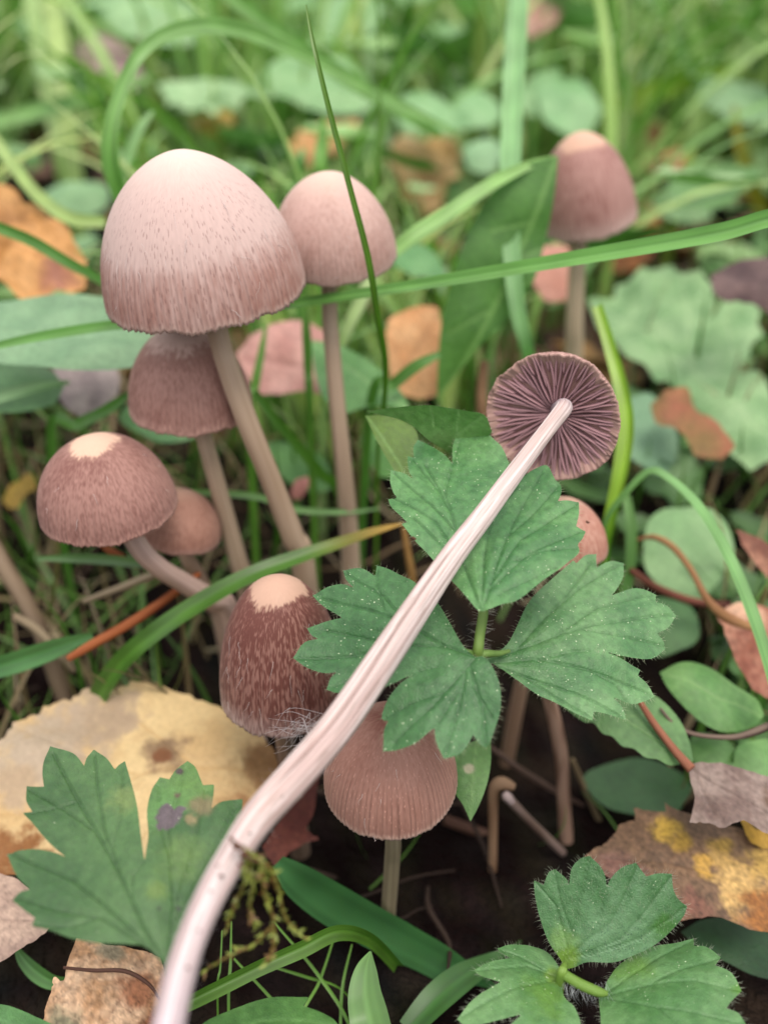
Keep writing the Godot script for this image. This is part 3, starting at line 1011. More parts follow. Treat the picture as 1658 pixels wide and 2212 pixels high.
func blade_mesh(bend: float, twist: float, wide := 0.03, cols := 5) -> ArrayMesh:   # a blade one unit long, bending towards +z
	var g := Geo.new()
	var rows := 12
	var p := Vector3.ZERO
	for k in rows + 1:
		var u := k / float(rows)
		var a := bend * u * u
		if k:
			p += Vector3(0, cos(a), sin(a)) / rows
		var w := wide * 0.5 * minf(1.0, 0.55 + u * 2.0) * (1.0 - u ** 2.6)
		var side := Vector3(cos(twist * u), 0, sin(twist * u))
		for j in cols:
			var x := j / float(cols - 1) * 2.0 - 1.0
			var m := 1.0 + 0.25 * exp(-x * x * 12.0) - 0.12 * absf(x)
			g.add(Vector3(p.x, p.y, p.z * 1.0) + side * w * x + Vector3(0, 0, absf(x) * w * 0.3), Color(m, m, m))
	g.grid(0, rows + 1, cols)
	return g.mesh(Vector3.ZERO)

func sow(called: String, label: String, category: String, mesh: Mesh, m: Material, spots: Array) -> void:   # spots: [transform, colour]
	var mm := MultiMesh.new()
	mm.transform_format = MultiMesh.TRANSFORM_3D
	mm.use_colors = true
	mm.mesh = mesh
	mm.instance_count = spots.size()
	for k in spots.size():
		mm.set_instance_transform(k, spots[k][0])
		mm.set_instance_color(k, spots[k][1])
	var o := MultiMeshInstance3D.new()
	o.multimesh = mm
	o.material_override = m
	o.name = numbered(called)
	add_child(o, true)
	stuff(o)
	tag(o, label, category)

func meadow() -> void:
	var greens := [hex("9cc46a"), hex("a9cf80"), hex("85b055"), hex("b6d68f"), hex("6a9848"), hex("c3d280"), hex("94c27e"), hex("d3dca4")]
	var shapes := [[0.5, 0.3], [1.2, 0.7], [2.0, -0.6], [0.9, -1.0]]
	for q in shapes.size():
		var spots := []
		var tries := 0
		while spots.size() < 1000 and tries < 30000:
			tries += 1
			var far := 0.2 + 0.85 * rng.randf() ** 1.7
			var x := rng.randf_range(-0.6, 0.6) * (far + 0.1)
			if N2.get_noise_2d(x * 110.0, far * 90.0) < -0.2 + 0.3 * rng.randf():
				continue
			var at := Vector3(x, ground_height(x, -far) - 0.002, -far)
			var len := rng.randf_range(0.05, 0.16) * (0.55 + far)
			var wid := rng.randf_range(0.5, 1.3)
			if rng.randf() < 0.1:
				wid *= 1.8
			var turn := rng.randf() * TAU
			var b := Basis(Vector3.UP, turn) * Basis(Vector3.RIGHT, rng.randf_range(-0.35, 0.5)) * Basis.from_scale(Vector3(len * wid, len, len * wid))
			var hidden := false
			var mid := Vector3.ZERO
			for j in 9:
				var an: float = shapes[q][0] * ((j + 0.5) / 9.0) ** 2
				mid += Vector3(0, cos(an), sin(an)) / 9.0
				if covered(at + b * mid):
					hidden = true
					break
			if hidden:
				continue
			var c: Color = greens[rng.randi() % greens.size()].lerp(greens[rng.randi() % greens.size()], rng.randf())
			spots.append([Transform3D(b, at), c * rng.randf_range(0.65, 1.15)])
		sow("meadow_grass", ["upright blades of the blurred green grass behind the mushrooms", "leaning blades of the blurred green grass behind the mushrooms", "strongly arched blades of the blurred grass behind the mushrooms", "twisted blades of the blurred green grass behind the mushrooms"][q], "grass", blade_mesh(shapes[q][0], shapes[q][1]), M.grass, spots)
	# short fine grass between the stems
	var fine := []
	var tries := 0
	while fine.size() < 1500 and tries < 26000:
		tries += 1
		var far := 0.1 + 0.22 * rng.randf() ** 1.3
		var x := rng.randf_range(-0.75, 0.6) * (far + 0.01)
		var at := Vector3(x, ground_height(x, -far) - 0.001, -far)
		var len := rng.randf_range(0.014, 0.05)
		var b := Basis(Vector3.UP, rng.randf() * TAU) * Basis(Vector3.RIGHT, rng.randf_range(-1.25, 1.0)) * Basis.from_scale(Vector3(len, len, len))
		if covered(at) or covered(at + b * Vector3(0, 0.5, 0.1)) or covered(at + b * Vector3(0, 0.9, 0.3)):
			continue
		var seen := project(at)
		if seen.x > 600.0 and seen.x < 1330.0 and seen.y > 1420.0 and rng.randf() < 0.8:
			continue
		var c: Color = hex("5d8a3c").lerp(hex("86b060"), rng.randf())
		if rng.randf() < 0.4:
			c = hex("b09a72").lerp(hex("8a7256"), rng.randf())
		fine.append([Transform3D(b, at), c * rng.randf_range(0.6, 1.0)])
	sow("fine_grass", "short thin grass growing between the mushroom stems", "grass", blade_mesh(0.9, 0.4), M.grass, fine)

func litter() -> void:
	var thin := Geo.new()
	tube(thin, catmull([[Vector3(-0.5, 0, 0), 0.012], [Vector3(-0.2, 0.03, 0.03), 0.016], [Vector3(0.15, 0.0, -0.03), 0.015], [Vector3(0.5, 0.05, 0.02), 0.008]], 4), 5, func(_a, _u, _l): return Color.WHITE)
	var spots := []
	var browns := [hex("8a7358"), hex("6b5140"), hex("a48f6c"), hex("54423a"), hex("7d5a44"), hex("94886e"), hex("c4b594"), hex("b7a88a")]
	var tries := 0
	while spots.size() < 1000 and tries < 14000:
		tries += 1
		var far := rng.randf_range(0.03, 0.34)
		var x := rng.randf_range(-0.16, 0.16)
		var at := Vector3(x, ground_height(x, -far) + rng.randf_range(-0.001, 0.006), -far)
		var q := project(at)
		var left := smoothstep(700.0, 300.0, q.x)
		var hollow := q.x > 600.0 and q.x < 1330.0 and q.y > 1420.0   # hollow under the leaves, its litter coloured darker to paint in the shade
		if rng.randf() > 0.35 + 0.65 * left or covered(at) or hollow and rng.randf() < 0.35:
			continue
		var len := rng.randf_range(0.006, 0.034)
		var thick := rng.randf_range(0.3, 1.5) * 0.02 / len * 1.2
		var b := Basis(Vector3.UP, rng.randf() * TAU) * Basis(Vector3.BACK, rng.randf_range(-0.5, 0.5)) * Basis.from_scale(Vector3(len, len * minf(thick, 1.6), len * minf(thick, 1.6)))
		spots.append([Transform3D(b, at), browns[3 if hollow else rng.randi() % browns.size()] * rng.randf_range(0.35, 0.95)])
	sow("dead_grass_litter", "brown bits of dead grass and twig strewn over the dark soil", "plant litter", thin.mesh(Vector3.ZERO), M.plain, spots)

func ground_cover() -> void:
	# low rounded leaves that fill the blurred undergrowth
	var g := Geo.new()
	var n := 8
	for r in n + 1:
		for k in 17:
			var a := TAU * (k % 16) / 16.0
			var rr := r / float(n)
			var edge := 0.5 * (1.0 + 0.10 * sin(a * 7.0) * rr + 0.16 * cos(a * 3.0))
			var p := Vector3(cos(a) * edge * rr, 0.10 * rr * rr + 0.02 * sin(a * 5.0) * rr, sin(a) * edge * rr * 0.85 + 0.5)
			var m := 1.0 - 0.12 * absf(sin(a * 3.5)) + 0.1 * (1.0 - rr)
			g.add(p, Color(m, m, m), Vector2(p.x, p.z))
	g.grid(0, n + 1, 17, true)
	var spots := []
	var tries := 0
	var greens := [hex("98bf98"), hex("b0d0a4"), hex("83b07c"), hex("74a462"), hex("a2c88e")]
	while spots.size() < 520 and tries < 9000:
		tries += 1
		var far := rng.randf_range(0.2, 0.75)
		var x := rng.randf_range(-0.6, 0.6) * (far + 0.05)
		if N2.get_noise_2d(x * 150.0 + 90.0, far * 150.0) < -0.1:
			continue
		var at := Vector3(x, ground_height(x, -far) + rng.randf_range(0.004, 0.09) * (0.4 + far), -far)
		var s := rng.randf_range(0.010, 0.03) * (0.7 + far)
		var b := Basis(Vector3.UP, rng.randf() * TAU) * Basis(Vector3.RIGHT, rng.randf_range(-0.7, 0.5)) * Basis.from_scale(Vector3(s, s, s))
		if covered(at) or covered(at + b * Vector3(0, 0, 1)) or covered(at + b * Vector3(0.5, 0, 0.5)) or covered(at + b * Vector3(-0.5, 0, 0.5)):
			continue
		spots.append([Transform3D(b, at), greens[rng.randi() % greens.size()] * rng.randf_range(0.7, 1.1)])
	tries = 0
	while spots.size() < 600 and tries < 2500:
		tries += 1
		var far := rng.randf_range(0.105, 0.2)
		var x := rng.randf_range(0.035, 0.13)
		var at := Vector3(x, ground_height(x, -far) + rng.randf_range(0.001, 0.02), -far)
		var s := rng.randf_range(0.006, 0.015)
		var b := Basis(Vector3.UP, rng.randf() * TAU) * Basis(Vector3.RIGHT, rng.randf_range(-0.6, 0.4)) * Basis.from_scale(Vector3(s, s, s))
		if covered(at) or covered(at + b * Vector3(0, 0, 1)) or covered(at + b * Vector3(0.5, 0, 0.5)) or covered(at + b * Vector3(-0.5, 0, 0.5)):
			continue
		spots.append([Transform3D(b, at), hex("5f8f52").lerp(hex("7fa878"), rng.randf()) * rng.randf_range(0.55, 1.0)])
	sow("ground_cover", "blurred low round leaves of the undergrowth among the grass", "ground cover", g.mesh(Vector3.ZERO), M.leaf, spots)
	# fallen leaves lying about, brown and yellow
	spots = []
	tries = 0
	var browns := [hex("b08a5c"), hex("99704c"), hex("7d6254"), hex("b89c6c"), hex("a67c6c"), hex("6f5648")]
	while spots.size() < 260 and tries < 6000:
		tries += 1
		var far := rng.randf_range(0.1, 1.0)
		var x := rng.randf_range(-0.65, 0.65) * (far + 0.05)
		var at := Vector3(x, ground_height(x, -far) + 0.001 + 0.004 * rng.randf(), -far)
		if covered(at) or (far < 0.22 and absf(x) < 0.1):
			continue
		var s := rng.randf_range(0.014, 0.04)
		var b := Basis(Vector3.UP, rng.randf() * TAU) * Basis(Vector3.RIGHT, rng.randf_range(-0.5, 0.5)) * Basis.from_scale(Vector3(s * 0.8, s * 2.0, s))
		spots.append([Transform3D(b, at), browns[rng.randi() % browns.size()] * rng.randf_range(0.6, 1.1)])
	sow("fallen_leaves", "blurred brown and yellow fallen leaves scattered under the grass", "fallen leaves", g.mesh(Vector3.ZERO), M.dry, spots)

# ---------------------------------------------------------------- the scene
func _ready() -> void:
	var pitch := deg_to_rad(-32.0)
	CF = Vector3(0, sin(pitch), -cos(pitch))
	CU = Vector3(0, cos(pitch), sin(pitch))
	var cam := Camera3D.new()
	cam.name = "camera"
	var lens := CameraAttributesPhysical.new()
	lens.frustum_focal_length = FOCAL
	lens.frustum_focus_distance = 0.1205
	lens.frustum_near = 0.01
	lens.frustum_far = 200.0
	lens.exposure_aperture = FOCAL / 2.8
	cam.attributes = lens
	add_child(cam)
	cam.position = C
	cam.rotation = Vector3(pitch, 0, 0)
	cam.current = true
	var we := WorldEnvironment.new()
	we.name = "environment"
	var e := Environment.new()
	e.background_mode = Environment.BG_SKY
	var sky := ProceduralSkyMaterial.new()
	sky.sky_top_color = Color(0.99, 0.995, 0.995)
	sky.sky_horizon_color = Color(0.36, 0.37, 0.37)
	sky.sky_curve = 0.25
	sky.ground_bottom_color = Color(0.1, 0.11, 0.08)
	sky.ground_horizon_color = Color(0.3, 0.32, 0.3)
	sky.sun_angle_max = 1.0
	e.sky = Sky.new()
	e.sky.sky_material = sky
	e.background_energy_multiplier = 1.0
	e.tonemap_mode = Environment.TONE_MAPPER_LINEAR
	e.tonemap_exposure = 1.98
	e.sdfgi_enabled = true
	e.ssao_enabled = true
	e.ssil_enabled = true
	we.environment = e
	add_child(we)
	var sun := DirectionalLight3D.new()
	sun.name = "sun"
	sun.light_energy = 0.45
	sun.light_color = Color(1.0, 0.97, 0.93)
	sun.light_angular_distance = 25.0
	sun.shadow_enabled = true
	sun.rotation_degrees = Vector3(-68, 25, 0)
	add_child(sun)

	N.noise_type = FastNoiseLite.TYPE_SIMPLEX
	N.fractal_type = FastNoiseLite.FRACTAL_NONE
	N.seed = 11
	N2.noise_type = FastNoiseLite.TYPE_SIMPLEX_SMOOTH
	N2.fractal_type = FastNoiseLite.FRACTAL_NONE
	N2.frequency = 0.05
	N2.seed = 4
	rng.seed = 20
	materials()
	guard = [
		[200, 300, 670, 730, 0.19], [560, 350, 870, 640, 0.2], [270, 690, 560, 960, 0.19], [80, 920, 390, 1190, 0.19], [280, 1030, 480, 1210, 0.18], [1140, 280, 1390, 760, 0.25],
		[420, 700, 780, 1260, 0.178], [460, 1200, 1480, 1640, 0.2], [820, 740, 1360, 1320, 0.2], [640, 1500, 1300, 1900, 0.146], [0, 1450, 640, 2212, 0.16], [560, 1600, 1250, 2212, 0.143], [1250, 1600, 1660, 2212, 0.16], [930, 330, 1220, 880, 0.2], [1260, 560, 1658, 1010, 0.19],
		[1300, 1000, 1660, 1700, 0.15], [0, 620, 360, 880, 0.19], [330, 160, 630, 255, 0.345], [845, 185, 1095, 370, 0.345], [1120, 150, 1320, 300, 0.345], [570, 110, 830, 240, 0.345], [80, 380, 240, 470, 0.345], [1520, 550, 1660, 690, 0.2], [180, 0, 480, 90, 0.345], [230, 40, 530, 420, 0.19], [820, 640, 960, 870, 0.2], [500, 690, 710, 860, 0.2], [1060, 0, 1145, 340, 0.2], [0, 400, 190, 630, 0.17], [1330, 130, 1600, 250, 0.25]]

	ground()
	trace_mushrooms()
	fallen_mushroom()
	central_leaf()
	lower_leaf()
	corner_leaf()
	trace_grass()
	trace_leaves()
	trace_litter()
	moss()
	meadow()
	ground_cover()
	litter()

func trace_mushrooms() -> void:
	var beige := hex("ccb29c")
	var grey := hex("b0957e")
	mushroom("largest pale bell shaped mushroom with speckled mauve cap, in the middle of the cluster", 443, 630, 0.14, 216, 1.38, 21, -12,
		style(hex("a97a6f"), hex("d6b8b2"), hex("e0c8be"), hex("d2b2a8"), {"seed": 3.0, "q": 1.7, "cover0": 1.1, "cover1": 0.3, "cov0": 0.6, "cov1": 0.84, "fib": 0.16, "soft": 0.45, "stria": 0.22, "speck": 1.0, "lines": 110, "fin0": 0.6, "fin1": 0.8, "hairs": 26, "disc_r": 0.36, "disc_s": 0.3, "rag": 0.02, "rim_at": 0.95, "dark": hex("7d5a56")}),
		"470 715 0.140 45 495 800 0.142 46 540 925 0.146 47 590 1050 0.152 47 632 1160 0.158 49 656 1235 0.163 51", beige, grey)
	mushroom("pale mushroom touching the right side of the largest cap, a thin stalk crossing it", 722, 556, 0.155, 134, 1.38, 25, -6,
		style(hex("ab7e73"), hex("d6b2a9"), hex("dabcae"), hex("ccada3"), {"seed": 13.0, "cover0": 1.0, "cover1": 0.5, "fib": 0.16, "soft": 0.45, "stria": 0.2, "speck": 0.9, "lines": 90, "fin0": 0.55, "fin1": 0.8, "hairs": 14, "disc_r": 0.34, "disc_s": 0.28, "rag": 0.02, "dark": hex("7d5a56")}),
		"711 655 0.156 34 718 760 0.158 34 730 900 0.162 36 745 1050 0.168 38 757 1210 0.178 40", hex("cdb49e"), hex("b39a84"))
	mushroom("reddish brown mushroom tucked under the rim of the largest cap", 413, 878, 0.152, 132, 1.42, 27, -6,
		style(hex("8d6259"), hex("b1877d"), hex("e0bdb2"), hex("d6aa9e"), {"seed": 23.0, "cover0": 0.42, "cover1": 0.65, "fib": 0.2, "fine": 0.28, "soft": 0.35, "disc_r": 0.5, "disc_s": 0.14, "rag": 0.1, "rim_at": 0.9}),
		"440 940 0.152 36 462 1020 0.155 37 492 1130 0.16 38 522 1240 0.166 40 535 1290 0.17 40", hex("d0b8a2"), hex("b8a089"))
	mushroom("round brown mushroom with a peach centre, at the outer left end of the cluster", 236, 1096, 0.141, 148, 1.15, 31, -13,
		style(hex("865b54"), hex("a97f76"), hex("e2baa4"), hex("ca9b90"), {"seed": 33.0, "cover0": 0.45, "cover1": 0.7, "fib": 0.22, "fine": 0.3, "soft": 0.35, "hairs": 8, "disc_r": 0.33, "disc_s": 0.05, "rag": 0.05, "rim_at": 0.92}),
		"290 1165 0.142 46 340 1222 0.145 44 400 1260 0.15 44 455 1295 0.154 46 500 1345 0.158 48", hex("cbaea4"), hex("b0948a"))
	mushroom("small brown mushroom half hidden behind the round peach centred cap", 380, 1150, 0.157, 98, 1.02, 28, 8,
		style(hex("9a6e60"), hex("b18474"), hex("b98f7d"), hex("bb9488"), {"seed": 43.0, "fib": 0.3, "disc_r": 0.3, "disc_s": 0.2}),
		"400 1190 0.158 34 425 1240 0.162 34 455 1300 0.168 36 480 1350 0.172 36", hex("c4a896"), hex("a98d7b"))
	mushroom("dark egg shaped mushroom with a ragged pale centre, beside the buttercup leaf", 611, 1495, 0.1375, 136, 2.2, 42, -3,
		style(hex("73463f"), hex("986d63"), hex("cba490"), hex("bda09a"), {"seed": 53.0, "cover0": 0.06, "cover1": 0.56, "fib": 0.42, "fine": 0.62, "soft": 0.2, "stria": 0.18, "dots": 0.7, "hairs": 30, "fin0": 0.3, "lines": 72, "disc_r": 0.37, "disc_s": 0.03, "rag": 0.035, "q": 2.0, "rim_at": 0.86, "rough": 0.5}),
		"610 1540 0.141 40 620 1640 0.148 40 640 1760 0.157 42", hex("98806e"), hex("80695a"))
	mushroom("reddish brown mushroom with fine radial lines, lowest of the upright ones", 842, 1692, 0.1285, 146, 1.4, 50, 0,
		style(hex("9c6c5f"), hex("b88a7d"), hex("8c554b"), hex("d8b2a4"), {"seed": 63.0, "cover0": 0.4, "cover1": 0.75, "fib": 0.16, "soft": 0.45, "stria": 0.3, "dots": 1.0, "hairs": 10, "lines": 76, "disc_r": 0.2, "disc_s": 0.2, "rim_at": 0.93, "q": 2.0}),
		"848 1800 0.131 34 846 1860 0.135 34 840 1950 0.141 33 832 2050 0.1475 34", hex("a0937a"), hex("84775f"))
	mushroom("brown mushroom with a peach top standing apart, behind the long grass stem", 1266, 478, 0.2, 107, 1.78, 22, -4,
		style(hex("9e7069"), hex("b88d85"), hex("d6ab96"), hex("d6b6ae"), {"seed": 73.0, "cover0": 0.4, "cover1": 0.7, "fib": 0.3, "disc_r": 0.44, "disc_s": 0.05, "rag": 0.03, "rim_at": 0.84}),
		"1248 525 0.2 36 1244 600 0.203 36 1240 700 0.208 36 1236 800 0.215 38", hex("d2bda2"), hex("b9a48a"))
	mushroom("peach coloured cap showing between the two right leaflets of the buttercup leaf", 1214, 1190, 0.146, 95, 1.3, 26, 2,
		style(hex("b87f6e"), hex("d0a090"), hex("dbae98"), hex("c79a8c"), {"seed": 83.0, "cover0": 0.6, "cover1": 0.4, "fib": 0.3, "disc_r": 0.3, "disc_s": 0.2}),
		"1212 1240 0.148 32 1185 1340 0.157 32 1150 1430 0.164 32 1125 1480 0.168 32", hex("a98b76"), hex("8f725e"))

func trace_grass() -> void:
	grass("long green rush blade crossing the whole scene behind the largest cap", "-90 775 0.152 4 0 746 0.1515 17 120 722 0.151 23 260 702 0.151 24 420 695 0.151 23 600 662 0.151 23 760 638 0.148 24 950 608 0.144 28 1200 566 0.139 34 1400 532 0.135 39 1560 502 0.131 42 1700 470 0.128 42 1840 520 0.13 39", hex("74a65e"), {"fold": 0.5, "rib": 0.15, "turn": -25.0, "root": true})
	grass("thin dark green stalk rising in front of the pale mushroom's cap", "661 10 0.128 3 672 70 0.128 8 690 150 0.128 11 720 270 0.13 13 760 420 0.133 14 796 560 0.137 15 815 680 0.143 15 832 780 0.152 14 830 870 0.162 12 815 1000 0.175 10", hex("6b8f3e"), {"fold": 0.6, "root": true})
	grass("pale green blade arching high over the largest cap", "985 285 0.215 8 900 245 0.21 20 760 172 0.2 26 620 105 0.19 30 520 64 0.182 34 440 56 0.176 36 362 72 0.171 30 302 116 0.168 27 264 190 0.168 28 240 275 0.169 34 238 350 0.172 40 258 420 0.178 34 285 520 0.19 28 300 700 0.22 22", hex("8fb87c"), {"turn": 30.0, "twist": -60.0})
	grass("wide pale upright blade standing left of the brown mushroom with the peach top", "1121 -60 0.2 36 1117 30 0.195 46 1110 150 0.192 48 1104 300 0.187 46 1102 430 0.182 42 1106 560 0.178 38 1120 680 0.178 34 1142 770 0.182 28 1160 900 0.2 22", hex("8ebb8c"), {"turn": 12.0, "root": true})
	grass("pale bent blade slanting up from the pale mushroom to the broad dark leaf", "835 565 0.17 10 858 538 0.17 30 900 505 0.17 36 980 452 0.172 34 1070 392 0.174 30 1140 358 0.176 20 1200 338 0.178 6", hex("93bd78"), {"turn": -20.0})
	grass("dark green blade with an orange tip curving in front of the stems", "870 1131 0.156 4 800 1150 0.154 20 700 1184 0.151 30 560 1234 0.148 38 450 1290 0.147 42 340 1362 0.147 44 262 1430 0.151 46 215 1500 0.156 46 190 1580 0.163 42", hex("547f34"), {"tip": hex("c99a3e"), "tip_at": 0.72, "root": true, "turn": 25.0})
	grass("narrow blade bent sharply down at the right of the gills", "1700 1610 0.138 26 1668 1465 0.138 32 1622 1320 0.14 34 1572 1200 0.143 34 1512 1100 0.147 32 1448 1036 0.152 28 1400 1020 0.156 30 1345 1074 0.159 34 1308 1128 0.162 24 1302 1200 0.166 20", hex("7fae74"), {"turn": 30.0, "twist": 50.0, "root": true})
	grass("yellow green stem bending just right of the gilled cap", "1290 660 0.166 24 1318 750 0.164 28 1345 850 0.162 32 1352 930 0.161 38 1340 1020 0.161 34 1320 1110 0.163 28 1306 1190 0.166 24 1300 1300 0.176 22", hex("a3c552"), {"fold": 0.7, "rib": 0.4, "root": true})
	grass("pale stalk standing below the bent yellow green stem", "1352 1070 0.168 20 1362 1140 0.168 26 1360 1220 0.17 24 1348 1300 0.174 26 1340 1400 0.18 20", hex("8db383"), {"root": true})
	grass("green blade reaching the largest cap from the orange leaf side", "-40 478 0.165 26 60 516 0.165 26 150 568 0.166 24 218 606 0.168 20 300 670 0.172 16", hex("6f9c5c"), {})
	grass("wide dark green blade in the hollow beside the lowest mushroom's stem", "1060 2150 0.142 60 960 2085 0.142 84 860 2030 0.141 100 740 1965 0.139 104 650 1905 0.137 92 600 1862 0.137 40", hex("4d7f55"), {"turn": -35.0, "rib": 0.05, "fold": 0.12})
	grass("hairy green stalk running under the moss towards the lowest mushroom's foot", "400 2170 0.116 32 470 2135 0.117 34 560 2090 0.119 34 650 2050 0.121 36 730 2014 0.124 34 800 2030 0.13 30 860 2090 0.138 26", hex("5c8238"), {"fold": 0.7, "rib": 0.3, "name": "leaf_stalk", "cat": "leaf stalk"})
	grass("light green pointed blade at the bottom edge, below the lowest mushroom", "800 2055 0.124 4 790 2095 0.122 48 788 2150 0.12 74 800 2212 0.118 88 815 2300 0.118 90", hex("78a06a"), {"turn": 10.0, "rib": 0.1, "root": true})
	grass("small curled green blade left of the pale brown bottom leaf", "34 2040 0.135 6 50 2072 0.135 26 82 2104 0.134 36 120 2122 0.133 32 170 2118 0.133 14", hex("5b8a50"), {"turn": 25.0})
	grass("short dark blade poking out beside the round peach centred cap", "290 842 0.165 6 258 868 0.166 22 215 895 0.168 26 165 918 0.17 26 110 950 0.175 22", hex("5c8a42"), {"root": true})
	grass("light green blade lying flat at the far left, below the blue green leaf", "150 826 0.17 8 90 834 0.17 22 30 848 0.17 26 -40 870 0.17 26", hex("9dbf9a"), {})
	grass("pale straw coloured stalk upright in the upper left blur", "110 -60 0.378 40 122 60 0.371 44 135 160 0.364 44 150 280 0.364 40 165 400 0.367 34 175 520 0.378 28", hex("b7cc8c"), {"rib": 0.3})
	grass("second straw coloured stalk close behind the first, more slanted", "60 -60 0.420 36 82 80 0.406 34 105 200 0.406 34 130 330 0.406 30 150 460 0.420 26", hex("a8c486"), {"rib": 0.3})
	grass("green blade lying across the two straw coloured stalks", "330 165 0.350 10 250 190 0.350 30 140 225 0.350 36 40 250 0.350 34 -60 272 0.350 34", hex("92bd7e"), {})
	grass("yellowish blade arching over the orange leaf at the left edge", "228 480 0.2 26 150 470 0.2 30 80 420 0.205 28 20 345 0.21 26 -40 260 0.22 24", hex("a3ba78"), {})
	grass("broad blade falling diagonally behind the thin dark stalk's top", "470 -30 0.24 30 560 40 0.235 34 660 110 0.23 36 760 175 0.225 36 860 235 0.22 30 950 290 0.22 16", hex("8db876"), {})
	grass("olive blade pointing right above the far brown mushroom", "1330 240 0.350 60 1380 210 0.350 52 1440 188 0.353 44 1520 165 0.357 32 1610 140 0.364 10", hex("8eaa44"), {})
	grass("grey green blade in the upper right corner of the meadow", "1480 -40 0.420 24 1500 60 0.420 34 1510 170 0.420 36 1500 300 0.420 34 1480 420 0.434 30", hex("a4c583"), {})
	grass("light blade bending left near the right edge of the meadow", "1400 -30 0.420 10 1440 60 0.420 24 1500 150 0.420 30 1580 210 0.420 36 1700 260 0.420 36", hex("9cc39a"), {})
	grass("yellow green blade beside the small red leaf", "1490 320 0.336 20 1480 390 0.336 26 1462 460 0.339 26 1440 540 0.343 24", hex("a9b95c"), {"root": true})
	grass("ochre withered blade at the right edge of the meadow", "1585 230 0.364 10 1600 320 0.364 26 1625 400 0.367 34 1650 470 0.371 34", hex("a39a34"), {"root": true})
	grass("bright thin blade just left of the pale mushroom's stem", "655 640 0.175 10 662 720 0.176 20 666 800 0.178 20 670 900 0.18 18", hex("6d9a48"), {"root": true})
	grass("thin pale stem leaning right behind the pale mushroom's stem", "800 600 0.185 30 780 650 0.185 30 755 700 0.186 28 735 750 0.188 24 700 850 0.195 20", hex("b9cda0"), {"root": true})
	grass("narrow blade between the largest mushroom's stem and the pink leaf", "575 700 0.178 6 565 760 0.178 16 552 830 0.178 20 540 930 0.18 20", hex("6f9c46"), {"root": true})
	grass("green blade slanting down right from the pink leaf", "550 845 0.172 16 590 900 0.173 22 640 960 0.175 24 690 1020 0.178 24 740 1090 0.184 20", hex("5f8f3c"), {"root": true})
	grass("thin pale blade lying across the two beige stems", "380 1062 0.162 10 460 1064 0.163 16 560 1074 0.164 16 640 1100 0.166 16 740 1106 0.169 12 820 1098 0.172 4", hex("8fb389"), {})
	grass("dull green blade lying over the dead grass under the round cap", "80 1206 0.155 10 180 1206 0.155 22 300 1216 0.156 22 400 1236 0.158 10", hex("6f8f68"), {})
	grass("broad green blade at the left edge above the big yellow leaf", "-40 1452 0.15 44 40 1428 0.15 50 120 1400 0.15 44 200 1372 0.151 14", hex("5a8a5c"), {"rib": 0.1})
	grass("green blade passing behind the folded hairy leaf", "950 765 0.17 14 900 790 0.17 26 850 830 0.172 26 800 880 0.176 22", hex("5d8d45"), {"root": true})
	grass("upright blade behind the pale mushroom's top", "700 250 0.21 8 695 310 0.21 26 692 370 0.21 32 690 450 0.215 30", hex("79ab52"), {"root": true})
	grass("second upright blade behind the pale mushroom's top, leaning left", "655 320 0.215 8 650 350 0.215 20 645 400 0.218 22 640 470 0.22 22", hex("76a566"), {"root": true})
	grass("pale blade curving down beside the tall arch's foot", "330 240 0.21 8 300 280 0.21 22 275 340 0.212 26 262 400 0.215 24", hex("9dc295"), {"root": true})
	grass("dark blade under the young buttercup leaf at the bottom", "880 2225 0.13 50 940 2160 0.132 66 1000 2110 0.135 60 1060 2075 0.139 34 1100 2050 0.142 8", hex("47743e"), {"turn": -20.0, "root": true})
	var n := 0
	for s in ["505 2070 0.13 5 620 2200 0.126 8 640 2280 0.126 8", "590 1990 0.132 4 690 2110 0.13 8 760 2230 0.128 8", "720 2030 0.135 4 690 2120 0.13 7 640 2230 0.126 7", "500 1990 0.125 3 498 2080 0.124 7 494 2180 0.122 7", "760 2040 0.136 3 740 2130 0.132 7 735 2230 0.13 7", "480 2010 0.125 3 476 2090 0.124 5 470 2150 0.124 5", "560 2080 0.13 4 660 2110 0.131 7 740 2140 0.133 4"]:
		grass(["thin grass blade falling right under the moss, lowest one", "thin grass blade falling right behind the hairy stalk", "thin grass blade leaning left across the hairy stalk", "thin upright grass blade hanging by the longest moss strand", "thin upright grass blade below the lowest mushroom's stem", "finest upright grass blade close to the pale stem's foot", "thin grass blade lying level below the moss"][n], s, hex("6f9a48"), {"root": n < 3, "rib": 0.4})
		n += 1

